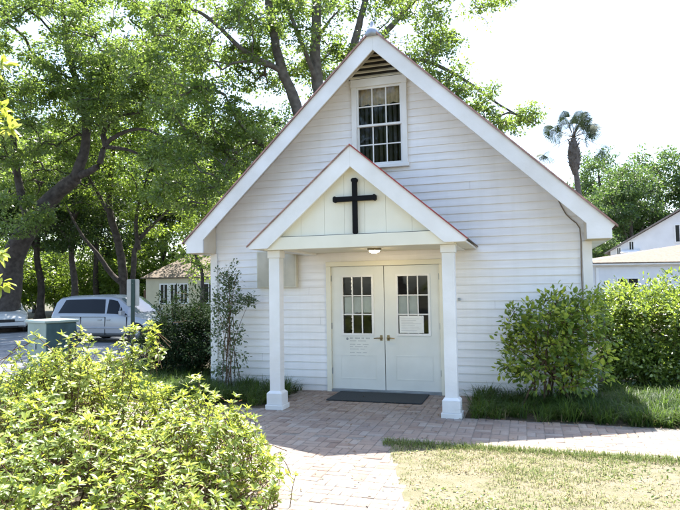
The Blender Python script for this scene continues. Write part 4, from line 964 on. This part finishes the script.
vst = [(-2.42,.45,.80,.86,.78,.82,.78), (-2.38,.30,.99,1.22,.90,.91,.78), (-2.30,.26,1.0,1.52,.94,.93,.71), (-2.15,.25,1.01,1.66,.95,.94,.68), (-1.7,.24,1.01,1.71,.96,.95,.69), (-.5,.24,1.0,1.735,.97,.96,.70),
       (.3,.24,.99,1.71,.97,.96,.69), (.62,.24,.985,1.64,.97,.955,.68), (1.05,.24,.98,1.34,.97,.95,.68), (1.42,.24,.97,1.06,.96,.94,.74), (1.9,.25,.86,.94,.94,.90,.76), (2.25,.28,.74,.82,.88,.84,.72), (2.40,.36,.58,.66,.78,.76,.66), (2.44,.45,.52,.56,.66,.66,.58)]
vc = at(119, 340, 22.4); vloc = (vc[0], vc[1], -.12)
vrz = YAW-.36
van, vsec, vbody = loft_car('silver_minivan', 'silver white minivan parked side on across the car park', vst,
    [('side_window', (-2.06,.16,-1.84,.04)), ('front_side_window', (.24,1.20,.20,.58))], [(-1.48,.33), (1.56,.33)], CARW, vloc, vrz, .66, 1.40,
    [('headlight', LAMP, (2.18,2.38,-.80,-.50,.60,.76)), ('headlight', LAMP, (2.18,2.38,.50,.80,.60,.76)), ('tail_light', REDL, (-2.42,-2.36,-.84,-.72,.85,1.10)), ('tail_light', REDL, (-2.42,-2.36,.72,.84,.85,1.10)),
     ('side_mirror', CARW, (.98,1.10,-1.17,-.97,1.0,1.17)), ('side_mirror', CARW, (.98,1.10,.97,1.17,1.0,1.17)),
     ('sill_moulding', DARKW, (-1.05,1.12,-.975,-.93,.235,.30)), ('door_moulding', mat('grey_moulding', (.3,.31,.33), .5), (-2.0,1.1,-.99,-.96,.52,.58))])
sm = MB()                                                            # door seams and handles on the visible side
for x in (-.93, .20, 1.16):
    for z0_, z1_ in ((.30,.50),(.60,.94)): sm.box(x, x+.012, -.985, -.95, z0_, z1_)
sm.box(-1.9, .18, -.978, -.955, .93, .945)
sm.build('door_seams', DARKW, van)
MB().box(-.12,.05,-.995,-.96,.82,.85).build('door_handle', CARW, van, .006); MB().box(.28,.44,-.995,-.96,.82,.85).build('door_handle', CARW, van, .006)

sst = [(-2.35,.40,.78,.82,.76,.80,.76), (-2.28,.28,.90,.96,.86,.86,.78), (-1.6,.24,.92,1.04,.90,.88,.72), (-1.0,.22,.92,1.36,.91,.88,.60), (-.5,.22,.91,1.42,.91,.88,.58), (.2,.22,.90,1.41,.91,.88,.58), (.9,.22,.90,1.08,.91,.88,.66),
       (1.15,.22,.88,.97,.91,.87,.74), (1.9,.23,.80,.87,.89,.85,.74), (2.2,.26,.70,.78,.86,.82,.72), (2.36,.34,.60,.68,.80,.78,.70), (2.42,.42,.52,.60,.72,.72,.64)]
sc_ = at(6, 330, 27.5)
srz = math.radians(-62)+YAW
hx, hy = math.cos(srz), math.sin(srz)
sed, _, _ = loft_car('white_sedan', 'white sedan cut off by the left picture edge, nose pointing out', sst, [('side_window', (-1.25,-.15,-.92,-.12)), ('side_window', (-.07,.95,-.05,.42))], [(-1.38,.31), (1.46,.31)], CARW2,
    (sc_[0]-hx*2.2, sc_[1]-hy*2.2, -.12), srz, .25, 1.05,
    [('headlight', LAMP, (2.25,2.40,-.78,-.46,.56,.70)), ('headlight', LAMP, (2.25,2.40,.46,.78,.56,.70)), ('grille', DARKW, (2.34,2.435,-.36,.36,.50,.64)), ('bumper', CARW2, (2.30,2.47,-.80,.80,.34,.50)), ('lower_intake', DARKW, (2.38,2.465,-.5,.5,.25,.335)),
     ('side_mirror', CARW2, (.62,.74,-1.08,-.88,.92,1.04)), ('side_mirror', CARW2, (.62,.74,.88,1.08,.92,1.04))])

# utility box
ub = thing('utility_box', 'pale green metal utility cabinet standing behind the foreground bush', 'utility box', tuple([*at(52, 340, 12.6)[:2], 0]), YAW+math.radians(-40))
MB().box(-.62,.38,-.32,.42,0,.09).build('concrete_pad', CONC, ub)
MB().box(-.56,.32,-.27,.37,.09,1.10).build('cabinet_body', GREENBOX, ub, .01)
MB().box(-.60,.36,-.31,.41,1.102,1.16).build('lid', mat('pale_lid', (.30,.37,.34), .5, .1, 4), ub, .012)  # lid in a paler green than the cabinet body
MB().box(.3205,.335,-.262,.362,.10,1.09).build('side_panel', mat('dark_teal_panel', (.05,.09,.10), .5, .2, 6), ub, .004)  # dark teal panel over the whole side face
MB().box(-.16,-.12,-.295,-.271,.55,.70).build('latch', ZINC, ub)
# sign seen from behind
p = at(133, 300, 12.3)
sg = thing('parking_sign', 'back of a small upright sign on a dark green post before the van', 'sign', (p[0], p[1], 0), YAW)
MB().box(-.04,.04,-.020,-.001,-.1,1.985).build('post', TEAL, sg, .003)
MB().prism(chamf(-.13,.13,1.43,1.985,.02), .0,.004).build('sign_panel', SIGNB, sg)
MB().lathe([(.008,0),(.008,.006)], (0,0,0), 8).build('bolt', ZINC, sg).location = (0,-.026,1.9)

# ================================================================== neighbouring houses
def house(name, label, loc, rz): return thing(name, label, 'house', loc, rz)
def hwin(par, x, z, w_, h_, y=-.0, mt=None):
    f_ = MB(); t = .07; f_.box(x-t,x,y-.05,y-.001,z-t,z+h_+t); f_.box(x+w_,x+w_+t,y-.05,y-.001,z-t,z+h_+t); f_.box(x,x+w_,y-.05,y-.001,z-t,z); f_.box(x,x+w_,y-.05,y-.001,z+h_,z+h_+t); f_.box(x+w_/2-.02,x+w_/2+.02,y-.045,y-.002,z,z+h_)
    o = f_.build('window', WHITE, par); MB().box(x,x+w_,y-.02,y-.0015,z,z+h_).build('pane', mt or CGLASS, o); return o
def hip(par, x0, x1, y0, y1, z0, z1, ov, mt, inset=None):
    X0, X1, Y0, Y1 = x0-ov, x1+ov, y0-ov, y1+ov; ins = inset or (Y1-Y0)/2; ym = (Y0+Y1)/2
    return MB().add([(X0,Y0,z0),(X1,Y0,z0),(X1,Y1,z0),(X0,Y1,z0),(X0+ins,ym,z1),(X1-ins,ym,z1),(X0,Y0,z0-.05),(X1,Y0,z0-.05),(X1,Y1,z0-.05),(X0,Y1,z0-.05)],
        [(0,1,5,4),(1,2,5),(2,3,4,5),(3,0,4),(0,6,7,1),(1,7,8,2),(2,8,9,3),(3,9,6,0),(6,9,8,7)]).build('roof', mt, par)
# yellow cottage, left
c0 = at(146, 298, 34)
ct = house('yellow_cottage', 'pale yellow cottage with tan hipped roof seen left of the chapel', (c0[0], c0[1], -.13), YAW)
MB().box(0,8,0,6,0,2.55).build('wall', YELH, ct)
hip(ct, 0,8,0,6,2.62,4.35,.25,TANR, 2.6)
for x in (.85,1.42,1.99): hwin(ct, x, 1.15, .38, 1.05)
hwin(ct, 3.2, 1.15, .8, 1.05)
MB().box(-.15,-.02,.05,.3,.9,1.9).build('shutter', mat('brown_shutter', (.12,.06,.035), .7), ct)
# low white house, right
l0 = at(590, 290, 30)
lw = house('low_white_house', 'low white house with broad tan hipped roof behind the hedge', (l0[0]-.3, l0[1], -.13), YAW)
MB().box(0,16,0,7,0,2.876).build('wall', WHITEH, lw)
hip(lw, 0,16,0,7,2.93,4.02,.30,TANR, 7.4)
MB().box(-.1,16.1,-.12,-.005,2.74,2.872).build('fascia', WHITE, lw)
MB().box(-.2,16.2,-.27,-.122,2.80,2.875).build('gutter', WHITE, lw)
MB().box(.62,.76,-.10,-.001,0,2.67).build('downpipe', WHITE, lw)
hwin(lw, 1.75, 1.15, 1.0, .95); hwin(lw, 5.2, 1.15, 1.0, .95)
# two-storey white house, right
k0 = at(612, 290, 42)
tw_ = house('gabled_white_house', 'two storey white gabled house rising behind the low house', (k0[0], k0[1], -.13), YAW-.62)
zE, zP = 4.3, 7.5
MB().prism([(0,0),(11,0),(11,zE),(6.0,zP),(0,zE-.15)], 0, 9).build('wall', WHITEH, tw_)
MB().prism([(-.35,zE-.35),(6.0,zP+.10),(11.4,zE-.2),(11.4,zE-.10),(6.0,zP+.20),(-.35,zE-.25)], -.25, 9.3).build('roof', mat('grey_brown_roof', (.22,.19,.17), .9, .2, 6), tw_)
hwin(tw_, .45, 3.75, .22, .6, -.002); hwin(tw_, 1.25, 4.15, .25, .6, -.002); hwin(tw_, 4.1, 4.6, .5, 1.1, -.002)
MB().add([(.75,-.01,4.22),(1.9,-.01,4.22),(1.9,-.6,4.02),(.75,-.6,4.02),(.75,-.01,4.15),(1.9,-.01,4.15),(1.9,-.6,3.95),(.75,-.6,3.95)], [(0,1,2,3),(4,7,6,5),(0,3,7,4),(1,5,6,2),(3,2,6,7)]).build('awning', WHITE, tw_)
